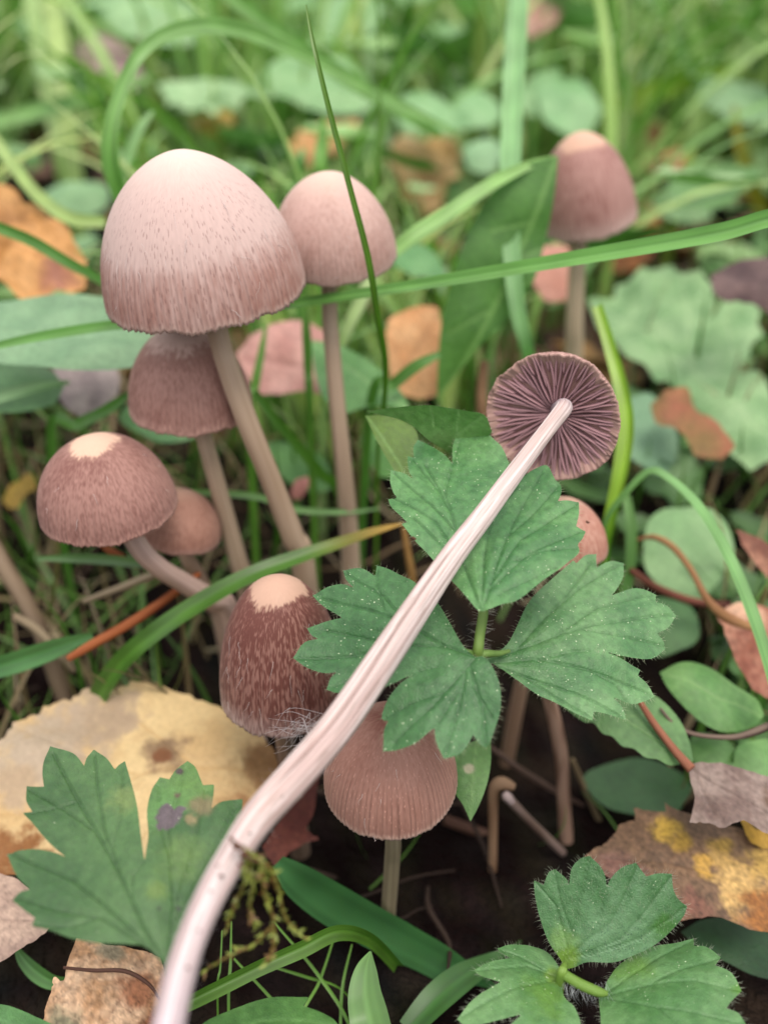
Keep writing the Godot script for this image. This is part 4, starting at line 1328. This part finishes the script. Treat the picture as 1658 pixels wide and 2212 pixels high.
func trace_leaves() -> void:
	var cool := {"a": hex("84a98c"), "b": hex("a2c0a4"), "vc": hex("90b095"), "wave": 1.2, "puff": 0.05, "fine": 0.0, "cup": -1.5}
	var mid := {"a": hex("6a9a62"), "b": hex("86b07c"), "vc": hex("9cbf8c"), "wave": 0.8, "puff": 0.05, "cup": -1.0}
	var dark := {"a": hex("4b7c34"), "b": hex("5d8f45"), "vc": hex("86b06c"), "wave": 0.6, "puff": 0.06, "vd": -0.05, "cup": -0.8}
	var v := func(base: Dictionary, o: Dictionary) -> Dictionary:
		var q := base.duplicate()
		q.merge(o, true)
		return q
	plain_leaf("lance_leaf", "broad dark lance shaped leaf standing behind the wide pale blade", nums("1205 336 1160 348 1110 366 1060 420 1012 500 980 590 955 690 946 780 944 870 975 825 1045 740 1105 680 1150 610 1180 510 1196 420"), 0.180, 0.0, -0.1, v.call(dark, {"vs": 0.8, "veins": ["0.4 1200 342 1150 480 1080 640 1000 790 950 860", "0.2 1150 480 1060 500", "0.2 1110 570 1010 600", "0.2 1060 670 970 720", "0.2 1120 560 1165 540", "0.2 1070 650 1140 610"]}), 0.35)
	plain_leaf("broad_leaf", "blue green smooth leaf at the left edge beside the largest cap", nums("-60 640 60 632 160 630 260 640 325 690 340 740 300 782 210 800 120 795 40 775 -60 772"), 0.166, 0.0, 0.5, v.call(cool, {"a": hex("789c82"), "b": hex("8aac92"), "veins": ["0.4 -60 700 330 730"]}), 0.5)
	plain_leaf("broad_leaf", "darker green leaf under the blue green smooth leaf", nums("-60 790 40 778 110 800 138 830 110 870 20 885 -60 880"), 0.175, 0.0, 0.5, v.call(mid, {"a": hex("5f8a62"), "b": hex("749f74")}), 0.6)
	plain_leaf("broad_leaf", "mid green leaf behind the pale mushroom's stem", nums("668 724 740 745 820 795 868 850 888 890 800 872 740 892 700 862 678 800"), 0.178, 0.1, 0.3, v.call(mid, {"a": hex("5f9555"), "b": hex("79ab70"), "veins": ["0.3 670 730 780 810 885 888"]}), 0.5)
	var folded := thing("folded_leaf", "folded hairy leaf with a dark olive underside, behind the top of the buttercup leaf", "leaf", P(870, 1010, 0.132))
	var f1 := sheet_info(nums("787 893 850 884 930 880 1000 886 1045 896 1062 935 1040 965 985 1000 976 988 962 972 925 950 895 926 860 908"), 0.128, 0.05, -0.5, v.call(mid, {"a": hex("67945a"), "b": hex("86ad7a"), "vc": hex("a7c79e"), "wave": 0.4, "cup": -0.8, "veins": ["0.15 1040 900 985 940 960 975", "0.12 930 882 935 920", "0.12 990 888 985 940"]}))
	edge_hairs(f1, sheet("upper_side", f1, 0.25, M.leaf, folded), 0.35, 0.5, 0.012, hex("c9d6c2"))
	var f2 := sheet_info(nums("788 894 830 897 870 910 898 930 905 975 900 1030 880 1045 850 1012 815 955"), 0.136, 0.0, 0.2, v.call(dark, {"a": hex("4c6a16"), "b": hex("5c7c22"), "wave": 0.3, "veins": ["0.15 792 897 885 1035"]}))
	sheet("underside", f2, 0.25, M.leaf, folded)
	plain_leaf("pointed_leaf", "narrow pointed green leaf with a pale spot, right of the lowest mushroom's cap", nums("985 1625 1020 1600 1060 1585 1060 1640 1052 1690 1036 1735 1016 1774 1000 1740 978 1705 970 1660"), 0.131, 0.0, 0.2, v.call(dark, {"a": hex("537f48"), "b": hex("6a945c"), "vc": hex("85a874"), "spots": [[1012, 1660, 9.0, hex("a9a68a"), 0.4]], "veins": ["0.14 1030 1590 1020 1680 1016 1770"]}), 0.25)
	plain_leaf("toothed_leaf", "finely toothed leaf below the right leaflet of the buttercup leaf", nums("1185 1495 1225 1530 1260 1558 1282 1562 1300 1584 1322 1592 1342 1612 1368 1618 1392 1636 1420 1640 1450 1652 1500 1642 1490 1600 1468 1550 1425 1505 1360 1480 1260 1480"), 0.139, 0.0, 0.2, v.call(mid, {"a": hex("55804e"), "b": hex("6d9763"), "vc": hex("86aa7a"), "veins": ["0.16 1220 1490 1340 1550 1490 1640", "0.12 1340 1550 1420 1540", "0.12 1300 1530 1290 1575"]}), 0.25)
	plain_leaf("lobed_leaf", "large pale blurred lobed leaf at the right edge, beside the yellow green stem", nums("1268 648 1290 640 1322 628 1330 606 1362 600 1384 572 1410 580 1450 562 1470 578 1512 578 1522 600 1545 618 1536 640 1540 664 1530 690 1560 655 1585 652 1602 636 1622 655 1642 682 1634 700 1648 724 1622 745 1618 772 1600 786 1598 806 1628 812 1652 830 1668 855 1695 870 1690 900 1705 950 1690 985 1662 990 1622 1004 1600 985 1562 955 1540 925 1526 900 1500 880 1488 850 1462 838 1440 812 1418 815 1394 790 1362 775 1338 750 1322 730 1296 700 1285 675"), 0.222, 0.1, 0.5, v.call(cool, {"a": hex("7ba378"), "b": hex("9dbf97"), "vc": hex("b9d2b2"), "wave": 2.2, "veins": ["0.3 1690 980 1500 800 1300 650", "0.3 1500 800 1470 580", "0.3 1560 860 1640 690", "0.2 1420 735 1385 590", "0.2 1400 720 1310 720", "0.2 1485 690 1530 610", "0.2 1490 680 1430 600", "0.2 1590 790 1560 670"]}), 0.4)
	plain_leaf("round_leaf", "round light green leaf low behind the sharply bent blade", oval(1486, 1188, 98, 104), 0.182, 0.0, 0.2, v.call(mid, {"a": hex("7da678"), "b": hex("8fb489"), "spots": [[1500, 1230, 24.0, hex("6d9268"), 0.7]]}), 0.5)
	plain_leaf("round_leaf", "bluish round leaf behind the sharply bent blade, topmost of its plant", oval(1472, 1010, 110, 130, 20), 0.301, 0.0, 0.3, v.call(cool, {"a": hex("6f9580"), "b": hex("86a993")}), 0.6)
	plain_leaf("round_leaf", "grey green leaf at the right edge above the red brown curled leaf", oval(1650, 1080, 55, 110, -8), 0.294, 0.0, 0.3, v.call(cool, {"a": hex("7d9f8b"), "b": hex("8fae98")}), 0.6)
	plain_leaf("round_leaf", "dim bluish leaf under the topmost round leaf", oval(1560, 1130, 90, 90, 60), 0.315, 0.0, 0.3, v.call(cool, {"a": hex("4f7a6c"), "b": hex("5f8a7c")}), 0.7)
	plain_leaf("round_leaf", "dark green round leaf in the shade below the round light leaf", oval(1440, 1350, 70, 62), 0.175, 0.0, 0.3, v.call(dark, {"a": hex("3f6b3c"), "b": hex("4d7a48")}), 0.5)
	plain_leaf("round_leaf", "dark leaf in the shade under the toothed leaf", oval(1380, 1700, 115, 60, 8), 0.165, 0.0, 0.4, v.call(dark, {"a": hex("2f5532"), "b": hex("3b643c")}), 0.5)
	plain_leaf("broad_leaf", "light green pale veined leaf at the right edge below the curled brown leaf", nums("1430 1440 1478 1420 1530 1440 1590 1480 1640 1502 1660 1530 1630 1560 1570 1578 1520 1560 1470 1520 1440 1480"), 0.146, 0.0, 0.3, v.call(mid, {"a": hex("5f8f52"), "b": hex("7ba56c"), "vc": hex("96b985"), "cup": -2.4, "wave": 1.4, "veins": ["0.25 1440 1450 1540 1510 1655 1535"]}), 0.35)
	plain_leaf("round_leaf", "small green leaf under the pale veined leaf", oval(1535, 1622, 55, 36, 15), 0.150, 0.0, 0.3, v.call(mid, {"a": hex("5f8f50"), "b": hex("77a568")}), 0.35)
	plain_leaf("round_leaf", "green oval leaf at the right edge above the grey brown dead leaf", oval(1640, 1640, 50, 60, 60), 0.148, 0.0, 0.3, v.call(mid, {"a": hex("6a9a5e"), "b": hex("80ab72")}), 0.35)
	plain_leaf("broad_leaf", "green leaf along the bottom edge between the pale stem and the pointed blade", nums("410 2240 440 2195 500 2165 570 2148 640 2150 668 2148 655 2172 700 2188 726 2205 735 2240 700 2300 560 2330 440 2310"), 0.112, 0.0, 0.5, v.call(mid, {"a": hex("4d7a44"), "b": hex("629056"), "vc": hex("7ba76c"), "veins": ["0.16 420 2240 560 2200 720 2215"]}), 0.25)
	plain_leaf("broad_leaf", "dark green leaf in the bottom corner beside the pale brown leaf", nums("-60 2168 0 2162 60 2180 120 2205 150 2230 110 2300 -60 2330"), 0.112, 0.0, 0.5, v.call(mid, {"a": hex("4c7a4c"), "b": hex("5f8f5e"), "vc": hex("7ba67a"), "veins": ["0.16 -50 2180 60 2220 140 2240"]}), 0.3)
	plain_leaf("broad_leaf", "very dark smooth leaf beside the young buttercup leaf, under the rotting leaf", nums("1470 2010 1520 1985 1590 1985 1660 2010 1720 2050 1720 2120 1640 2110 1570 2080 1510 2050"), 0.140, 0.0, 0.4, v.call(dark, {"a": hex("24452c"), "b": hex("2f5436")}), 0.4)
	plain_leaf("lobed_leaf", "pale toothed leaf hanging level in the blur above the largest cap", nums("336 180 380 172 430 174 500 176 545 188 605 178 622 198 575 212 540 206 520 222 508 238 484 224 462 246 436 226 410 240 384 226 362 230 358 208"), 0.350, 0.0, 0.2, v.call(cool, {"a": hex("97bd95"), "b": hex("b0d0ac")}), 0.5)
	plain_leaf("clover_leaf", "pale round clover leaflet left of the wide pale blade", oval(1030, 234, 52, 44, -10), 0.329, 0.0, 0.2, v.call(cool, {"a": hex("86b388"), "b": hex("98c29a")}), 0.6)
	plain_leaf("clover_leaf", "wider clover leaflet joined left of the round one", oval(925, 243, 78, 42, 10), 0.329, 0.0, 0.2, v.call(cool, {"a": hex("8ab88c"), "b": hex("9cc69c")}), 0.6)
	plain_leaf("clover_leaf", "small clover leaflet under the round one", oval(1046, 328, 44, 36, -8), 0.315, 0.0, 0.2, v.call(cool, {"a": hex("86b090"), "b": hex("97bd9c")}), 0.6)
	plain_leaf("broad_leaf", "pale oval leaf behind the largest cap's left shoulder", oval(160, 426, 78, 38, -4), 0.301, 0.0, 0.3, v.call(cool, {"a": hex("83ad88"), "b": hex("98be9a")}), 0.6)
	plain_leaf("broad_leaf", "pale wide leaf in the blur left of the thin dark stalk", oval(690, 176, 125, 62, 12), 0.350, 0.0, 0.2, v.call(cool, {"a": hex("8db88c"), "b": hex("9fc79c")}), 0.7)
	plain_leaf("broad_leaf", "pale leaf in the blur above the far brown mushroom", oval(1230, 225, 75, 60, 40, 0.4), 0.336, 0.0, 0.2, v.call(cool, {"a": hex("86b48a"), "b": hex("99c39a")}), 0.7)
	plain_leaf("broad_leaf", "second pale leaf above the far brown mushroom, leaning left", oval(1170, 190, 60, 36, -50, 0.4), 0.343, 0.0, 0.2, v.call(cool, {"a": hex("8dba8c"), "b": hex("9cc69a")}), 0.7)
	plain_leaf("broad_leaf", "long pale leaf along the top edge left of the arch", oval(330, 40, 150, 50, 8), 0.406, 0.0, 0.2, v.call(cool, {"a": hex("90b990"), "b": hex("a4c9a0")}), 0.8)
	plain_leaf("broad_leaf", "pale leaf at the top edge right of the thin dark stalk", oval(740, 40, 90, 50, -20), 0.420, 0.0, 0.2, v.call(cool, {"a": hex("8ab78a"), "b": hex("9cc59a")}), 0.8)
	plain_leaf("broad_leaf", "dull blurred leaf behind the blurred lobed leaf's upper lobes", oval(1470, 440, 70, 36, 10), 0.329, 0.0, 0.3, v.call(mid, {"a": hex("7ba477"), "b": hex("8db488")}), 0.7)
	plain_leaf("broad_leaf", "pale leaf at the right edge of the meadow, above the ochre blade", oval(1600, 215, 90, 44, 15), 0.378, 0.0, 0.3, v.call(cool, {"a": hex("88b08c"), "b": hex("9cc09c")}), 0.7)
	plain_leaf("broad_leaf", "green leaf behind the brown stems, next to the tucked mushroom's foot", oval(350, 905, 90, 45, 8), 0.190, 0.0, 0.4, v.call(mid, {"a": hex("5f9060"), "b": hex("78a678")}), 0.7)
	plain_leaf("broad_leaf", "shaded green leaf low between the two beige stems", oval(640, 1000, 90, 40, 30), 0.200, 0.0, 0.4, v.call(mid, {"a": hex("4f8444"), "b": hex("649656")}), 0.7)
	plain_leaf("broad_leaf", "green leaf in the gap right of the pale mushroom's stem", oval(830, 965, 60, 44, 70), 0.190, 0.0, 0.4, v.call(mid, {"a": hex("4f8a3c"), "b": hex("62994c")}), 0.7)
	plain_leaf("broad_leaf", "green leaf under the pale mushroom's rim by the bent blade", oval(900, 560, 60, 36, 20), 0.205, 0.0, 0.4, v.call(mid, {"a": hex("5f9460"), "b": hex("74a674")}), 0.7)
	plain_leaf("broad_leaf", "dim leaf right of the gilled cap behind the yellow green stem", oval(1400, 930, 60, 90, -20), 0.200, 0.0, 0.3, v.call(cool, {"a": hex("6f9680"), "b": hex("7fa58e")}), 0.7)

func trace_litter() -> void:
	var v := func(base: Dictionary, o: Dictionary) -> Dictionary:
		var q := base.duplicate()
		q.merge(o, true)
		return q
	var dry := {"ragged": 2.5, "a": hex("b08a5c"), "b": hex("cda777"), "vc": hex("8a6848"), "vs": 0.5, "wave": 1.2, "puff": 0.1, "vd": 0.1, "cup": -1.0, "mot": 0.2}
	plain_leaf("fallen_leaf", "big yellow fallen leaf with grey brown patches, behind the two lobed green leaf", nums("-60 1640 0 1600 30 1560 70 1540 100 1515 150 1505 190 1488 250 1492 300 1480 370 1490 440 1510 500 1545 560 1585 592 1620 606 1665 590 1720 540 1770 480 1830 400 1870 250 1900 100 1880 -60 1870"), 0.147, 0.0, 0.42,
		v.call(dry, {"a": hex("c9a878"), "b": hex("dcbf8e"), "vc": hex("c09a66"), "nf": 7.0, "wave": 1.4, "mot": 0.08, "ragged": 4.5, "veins": ["0.35 600 1660 400 1660 150 1720 -60 1760", "0.25 420 1658 300 1560 200 1500", "0.25 300 1680 150 1620 40 1570", "0.25 420 1665 340 1780 240 1880"],
		"spots": [[170, 1560, 95.0, hex("b39d86"), 0.6], [240, 1545, 60.0, hex("ae967c"), 0.5], [60, 1620, 90.0, hex("b8a48e"), 0.6], [360, 1635, 46.0, hex("8d7257"), 0.5], [352, 1645, 20.0, hex("7d5236"), 0.4], [590, 1640, 60.0, hex("8d6742"), 0.6], [540, 1760, 60.0, hex("9c6f48"), 0.7], [20, 1840, 60.0, hex("8a5a30"), 0.5], [30, 1690, 40.0, hex("b59c80"), 0.5]]}), 0.3, "dead leaf", "", M.dry)
	plain_leaf("fallen_leaf", "pale brown torn leaf on the dark soil at the foot of the pale stem", nums("168 2030 230 2040 300 2045 345 2060 360 2120 352 2190 340 2250 300 2290 180 2290 85 2240 100 2185 115 2140 118 2118 140 2130 150 2090"), 0.12, 0.0, 0.4,
		v.call(dry, {"a": hex("b58a66"), "b": hex("d9b494"), "vc": hex("8a6550"), "nf": 14.0, "mot": 0.35, "veins": ["0.2 320 2050 260 2150 180 2280", "0.12 250 2160 320 2200"], "spots": [[300, 2130, 40.0, hex("a06a4c"), 0.6], [140, 2210, 30.0, hex("8a8268"), 0.5], [240, 2055, 26.0, hex("968870"), 0.5], [330, 2200, 30.0, hex("7f4f34"), 0.6]]}), 0.25, "dead leaf", "", M.dry)
	plain_leaf("fallen_leaf", "pinkish grey leaf edge under the lower tip of the two lobed green leaf", nums("-60 1890 0 1888 50 1905 90 1950 112 2000 80 2030 40 2050 0 2075 -60 2090"), 0.128, 0.0, 0.4, v.call(dry, {"a": hex("9a8074"), "b": hex("b59a8a"), "vc": hex("7a6258"), "veins": ["0.2 -60 1990 100 1985"]}), 0.3, "dead leaf", "", M.dry)
	plain_leaf("fallen_leaf", "rotting brown leaf with bright yellow patches, above the young buttercup leaf", nums("1258 1850 1290 1830 1318 1812 1340 1780 1372 1775 1368 1745 1398 1752 1440 1758 1432 1738 1480 1758 1540 1770 1600 1780 1700 1810 1720 1960 1690 2010 1620 2000 1560 1980 1500 1985 1440 1990 1380 1950 1320 1900"), 0.139, 0.0, 0.35,
		v.call(dry, {"a": hex("6b5240"), "b": hex("84664e"), "vc": hex("56402f"), "nf": 10.0, "mot": 0.35, "veins": ["0.25 1270 1850 1440 1870 1700 1930", "0.15 1440 1870 1480 1780", "0.15 1400 1865 1450 1960"],
		"spots": [[1440, 1800, 28.0, hex("b8953f"), 0.5], [1465, 1825, 22.0, hex("ae8a3e"), 0.5], [1560, 1830, 26.0, hex("ab883f"), 0.5], [1570, 1870, 36.0, hex("c29c5c"), 0.45], [1600, 1915, 55.0, hex("c9a468"), 0.4], [1510, 1875, 22.0, hex("c59a4c"), 0.4], [1650, 1860, 40.0, hex("bb9752"), 0.5], [1660, 1970, 50.0, hex("96602f"), 0.5], [1340, 1900, 50.0, hex("7d5a50"), 0.6], [1500, 1960, 30.0, hex("7a5244"), 0.5]]}), 0.25, "dead leaf", "", M.dry)
	plain_leaf("fallen_leaf", "grey brown crumpled leaf hanging from a red stalk above the rotting leaf", nums("1482 1655 1540 1650 1600 1660 1660 1672 1720 1690 1720 1790 1660 1800 1600 1780 1560 1790 1520 1775 1490 1770 1500 1720"), 0.134, 0.0, 0.3, v.call(dry, {"a": hex("75605a"), "b": hex("9a867e"), "vc": hex("5c4a44"), "wave": 1.8, "nf": 14.0, "veins": ["0.2 1490 1660 1580 1720 1710 1780", "0.15 1500 1665 1540 1760"], "spots": [[1690, 1730, 30.0, hex("6a5040"), 0.5]]}), 0.25, "dead leaf", "", M.dry)
	plain_leaf("fallen_leaf", "yellow orange leaf corner at the right edge by the crumpled leaf", nums("1600 1760 1660 1730 1720 1720 1720 1830 1660 1830 1620 1810"), 0.142, 0.0, 0.3, v.call(dry, {"a": hex("b58c34"), "b": hex("cba34c"), "spots": [[1640, 1775, 12.0, hex("4a3a26"), 0.4]]}), 0.3, "dead leaf", "", M.dry)
	plain_leaf("fallen_leaf", "orange leaf at the left edge behind the largest cap", nums("-60 400 -10 412 40 425 52 445 90 452 122 485 150 500 160 525 182 545 178 590 158 622 110 612 60 632 0 618 -60 625"), 0.200, 0.0, 0.5, v.call(dry, {"a": hex("bb8348"), "b": hex("d6a168"), "vc": hex("9a6638"), "wave": 3.0, "wf": 9.0, "spots": [[120, 590, 30.0, hex("a8705c"), 0.7], [30, 470, 40.0, hex("a5764a"), 0.7]], "veins": ["0.4 -60 500 180 600"]}), 0.6, "dead leaf", "", M.dry)
	plain_leaf("fallen_leaf", "orange leaf behind the dark lance shaped leaf", nums("835 700 860 672 900 655 948 658 960 760 950 850 900 860 850 835 838 780"), 0.198, 0.0, 0.1, v.call(dry, {"a": hex("c68a58"), "b": hex("dba878"), "veins": ["0.3 850 840 945 670"]}), 0.6, "dead leaf", "", M.dry)
	plain_leaf("fallen_leaf", "pink leaf between the two pale mushrooms' stems", nums("510 760 545 725 600 700 660 698 700 715 704 780 700 850 640 845 560 850 525 800"), 0.195, 0.0, 0.2, v.call(dry, {"a": hex("b5827a"), "b": hex("cc9d94"), "vc": hex("96665e"), "veins": ["0.3 520 770 690 800"]}), 0.6, "dead leaf", "", M.dry)
	plain_leaf("fallen_leaf", "pinkish brown leaf at the top edge over the wide pale blade", nums("1090 -40 1200 -50 1212 20 1180 70 1140 82 1110 50"), 0.350, 0.0, 0.1, v.call(dry, {"a": hex("a57c6c"), "b": hex("c9a796")}), 0.6, "dead leaf", "", M.dry)
	plain_leaf("fallen_leaf", "yellow brown leaf standing in the grass between the pale mushroom and the far one", nums("838 330 860 292 890 285 905 300 940 280 985 300 1000 330 985 352 992 385 960 400 955 440 915 452 900 425 868 410 858 375"), 0.343, 0.0, 0.1, v.call(dry, {"a": hex("bf9a62"), "b": hex("d6b383"), "wave": 4.0, "cup": -5.0, "spots": [[925, 400, 40.0, hex("a98a5e"), 0.7]]}), 0.7, "dead leaf", "", M.dry)
	plain_leaf("fallen_leaf", "orange leaf behind the pale mushroom's top", nums("620 310 650 282 690 270 720 250 770 245 775 280 750 300 742 335 700 338 690 362 640 345"), 0.343, 0.0, 0.3, v.call(dry, {"a": hex("c28c58"), "b": hex("d4a672")}), 0.7, "dead leaf", "", M.dry)
	plain_leaf("fallen_leaf", "small yellow leaf under the pale toothed leaf", oval(462, 262, 45, 32, 0), 0.364, 0.0, 0.3, v.call(dry, {"a": hex("a58a3c"), "b": hex("b89a4a")}), 0.7, "dead leaf", "", M.dry)
	plain_leaf("fallen_leaf", "mauve grey leaf below the blue green smooth leaf", nums("110 770 180 760 240 780 262 830 240 870 180 892 130 860"), 0.190, 0.0, 0.4, v.call(dry, {"a": hex("8f7f80"), "b": hex("aa9b98")}), 0.6, "dead leaf", "", M.dry)
	plain_leaf("fallen_leaf", "purplish brown leaf in the upper left blur inside the arch", nums("160 90 220 70 280 110 310 160 290 195 230 175 180 140"), 0.378, 0.0, 0.3, v.call(dry, {"a": hex("8a7070"), "b": hex("a58c8a")}), 0.7, "dead leaf", "", M.dry)
	plain_leaf("fallen_leaf", "salmon pink leaf below the far brown mushroom's rim", nums("1160 540 1190 524 1235 528 1232 600 1225 650 1180 648 1150 610"), 0.232, 0.0, 0.1, v.call(dry, {"a": hex("b97f6e"), "b": hex("cc9686")}), 0.6, "dead leaf", "", M.dry)
	plain_leaf("fallen_leaf", "russet leaf behind the far brown mushroom", nums("1330 520 1375 470 1400 430 1425 470 1412 530 1390 570 1330 590 1290 560"), 0.311, 0.0, 0.2, v.call(dry, {"a": hex("7d4a28"), "b": hex("99602f")}), 0.6, "dead leaf", "", M.dry)
	plain_leaf("fallen_leaf", "small red leaf upright in the grass at the far right", nums("1432 330 1465 312 1480 350 1472 410 1448 405 1436 370"), 0.350, 0.0, 0.1, v.call(dry, {"a": hex("b56250"), "b": hex("c77a62")}), 0.6, "dead leaf", "", M.dry)
	plain_leaf("fallen_leaf", "dark purple withered leaf at the right edge above the blurred lobed leaf", nums("1535 590 1570 560 1620 550 1700 570 1700 680 1640 660 1580 640 1548 625"), 0.200, 0.0, 0.3, v.call(dry, {"a": hex("4f3a3c"), "b": hex("6d5654"), "wave": 2.0}), 0.6, "dead leaf", "", M.dry)
	plain_leaf("fallen_leaf", "red brown curled leaf at the right edge under the sharply bent blade", nums("1545 1330 1590 1305 1640 1310 1710 1340 1710 1500 1660 1495 1610 1450 1570 1390"), 0.152, 0.0, 0.3, v.call(dry, {"a": hex("8a4f3e"), "b": hex("b5806a"), "wave": 1.8, "spots": [[1600, 1325, 40.0, hex("d0a58a"), 0.6]]}), 0.35, "dead leaf", "", M.dry)
	plain_leaf("fallen_leaf", "upper red brown sliver above the curled leaf at the right edge", nums("1590 1140 1630 1160 1700 1210 1700 1290 1660 1250 1610 1190"), 0.160, 0.0, 0.3, v.call(dry, {"a": hex("7a4a3c"), "b": hex("a5745e")}), 0.4, "dead leaf", "", M.dry)
	plain_leaf("fallen_leaf", "dark red leaf in the hollow behind the pale stem", nums("565 1830 590 1790 640 1700 660 1640 690 1650 680 1740 660 1790 690 1810 640 1830 590 1870"), 0.150, 0.0, 0.3, v.call(dry, {"a": hex("5f302a"), "b": hex("7a443a")}), 0.4, "dead leaf", "", M.dry)
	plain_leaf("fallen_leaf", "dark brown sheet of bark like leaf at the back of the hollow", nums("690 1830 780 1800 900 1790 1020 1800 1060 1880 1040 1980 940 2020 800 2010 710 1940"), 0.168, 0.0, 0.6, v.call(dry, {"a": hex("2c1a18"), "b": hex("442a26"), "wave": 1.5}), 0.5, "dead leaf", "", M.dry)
	plain_leaf("fallen_leaf", "brown specked leaf among the blurred lobed leaf's stalks", nums("1405 870 1440 840 1490 835 1500 880 1540 900 1590 960 1560 990 1500 985 1470 930 1420 910"), 0.190, 0.0, 0.2, v.call(dry, {"a": hex("7d6238"), "b": hex("9a5e44")}), 0.6, "dead leaf", "", M.dry)
	plain_leaf("fallen_leaf", "tiny pink leaf scrap between the two beige stems", oval(648, 1052, 26, 16, -50), 0.190, 0.0, 0.2, v.call(dry, {"a": hex("b0706a"), "b": hex("c98a80")}), 0.5, "dead leaf", "", M.dry)
	plain_leaf("fallen_leaf", "orange brown crumb of leaf in the far left grass", nums("5 1075 20 1050 48 1040 60 1020 85 1030 78 1062 60 1072 40 1095 18 1098"), 0.20, 0.0, 0.3, v.call(dry, {"a": hex("93762f"), "b": hex("a98a40")}), 0.6, "dead leaf", "", M.dry)
	stalk("pine_needle", "rust red pine needle pointing up from the broad left blade", "pine needle", "146 1424 0.148 12 200 1392 0.149 20 290 1340 0.151 22 370 1286 0.153 20 430 1240 0.157 14", hex("a8623c"), hex("8a4a2e"))
	stalk("pine_needle", "short rust red needle tip under the round peach centred cap", "pine needle", "222 1178 0.156 12 255 1200 0.157 20 300 1226 0.158 8", hex("a5603c"), hex("8a4a2e"))
	stalk("dead_stem", "brown withered stem hanging straight below the right leaflet", "dead stem", "1180 1490 0.152 26 1198 1560 0.154 30 1212 1640 0.157 31 1216 1720 0.16 29 1221 1790 0.163 28 1226 1850 0.166 25", hex("b08e7c"), hex("7a5b4c"), true)
	var t := thing("broken_stem", "snapped brown stem folded over in the dark hollow, one end white", "dead stem", P(1080, 1700, 0.15))
	for s in [["bent_half", "1110 1700 0.148 16 1082 1692 0.148 30 1066 1712 0.149 24 1064 1800 0.154 20 1062 1890 0.16 18 1050 1960 0.166 14", "a8866c", "86664f"], ["broken_half", "1092 1718 0.1475 24 1110 1738 0.149 20 1150 1780 0.153 18 1215 1842 0.16 18", "8f7a72", "6f5a50"], ["white_end", "1088 1712 0.1472 14 1096 1722 0.1472 20 1104 1732 0.148 17", "c9b2b0", "a58d8c"]]:
		var g := Geo.new()
		var a := hex(s[2])
		var b := hex(s[3])
		tube(g, catmull(line(s[1]), 8), 10, func(an, _u, l): return a.lerp(b, clampf(0.5 + N.get_noise_3d(cos(an) * 25.0, sin(an) * 25.0, l * 6000.0), 0, 1)))
		obj(s[0], g, M.plain, t)
	stalk("dead_stem", "greyish withered stem at the left edge, left of the round cap's foot", "dead stem", "-40 1140 0.168 36 10 1225 0.169 38 60 1310 0.171 38 100 1390 0.174 36", hex("9a8570"), hex("7d6855"), true)
	stalk("dead_stem", "long brown root lying across the back of the dark hollow", "root", "960 1770 0.165 22 1040 1800 0.166 24 1120 1830 0.167 24 1230 1860 0.168 22 1320 1868 0.168 14", hex("6b4e42"), hex("523a32"))
	stalk("dead_stem", "thin grey twig slanting through the dark hollow", "twig", "1040 1600 0.16 12 1120 1660 0.163 14 1200 1710 0.166 12 1260 1740 0.168 6", hex("6f5a50"), hex("4f3d36"))
	stalk("dead_stem", "pale dry stalk in the hollow right of the brown withered stem", "dead stem", "1235 1640 0.165 12 1270 1720 0.167 14 1310 1800 0.168 12", hex("7a6a50"), hex("5f5040"), true)
	stalk("leaf_stalk", "thin red stalk carrying the crumpled leaf down from the buttercup leaf", "leaf stalk", "1375 1505 0.1385 12 1410 1560 0.138 16 1455 1620 0.137 18 1492 1662 0.1355 22", hex("a06a54"), hex("855040"))
	stalk("leaf_stalk", "long curved brown stalk looping to the red brown curled leaf", "leaf stalk", "1375 1166 0.166 6 1410 1160 0.165 12 1450 1180 0.163 15 1490 1230 0.16 14 1530 1300 0.156 18 1580 1340 0.153 26 1640 1360 0.152 14", hex("a87f58"), hex("8a6044"))
	stalk("dead_stem", "reddish twig under the round light green leaf", "twig", "1360 1230 0.17 16 1420 1270 0.17 20 1500 1300 0.17 18 1580 1308 0.168 14", hex("7a4a3c"), hex("5f3a30"))
	stalk("dead_stem", "thin dark curled twig over the small green leaves at the right edge", "twig", "1425 1530 0.14 5 1460 1570 0.14 9 1510 1588 0.14 10 1580 1592 0.14 12 1630 1580 0.14 18 1700 1550 0.14 18", hex("7d6a60"), hex("4f403a"))
	stalk("dead_stem", "dark thin twig lying on the pale brown torn leaf", "twig", "138 2090 0.1175 6 200 2096 0.117 8 270 2098 0.1165 9 320 2125 0.1165 8 345 2160 0.117 4", hex("6a4c42"), hex("54392f"))
	stalk("dead_stem", "pale thin stalk rising behind the far left dead stem", "dead stem", "30 1330 0.165 14 80 1360 0.166 18 120 1400 0.167 16 160 1450 0.17 14", hex("a5937a"), hex("86745e"))
	stalk("dead_stem", "straw lying under the round cap's curved stem", "straw", "180 1300 0.162 10 260 1270 0.162 16 340 1240 0.162 16 420 1230 0.164 8", hex("a8957c"), hex("8a765e"))
	stalk("dead_stem", "orange brown stalk standing under the upper buttercup leaflet", "dead stem", "872 1140 0.165 12 880 1190 0.166 16 890 1250 0.168 18 895 1320 0.172 14", hex("a57f4c"), hex("86643c"))
	stalk("dead_stem", "brown stalk upright behind the gilled cap", "dead stem", "1045 780 0.19 20 1040 840 0.19 24 1042 900 0.19 24 1050 1000 0.195 20", hex("7d6046"), hex("634a36"))
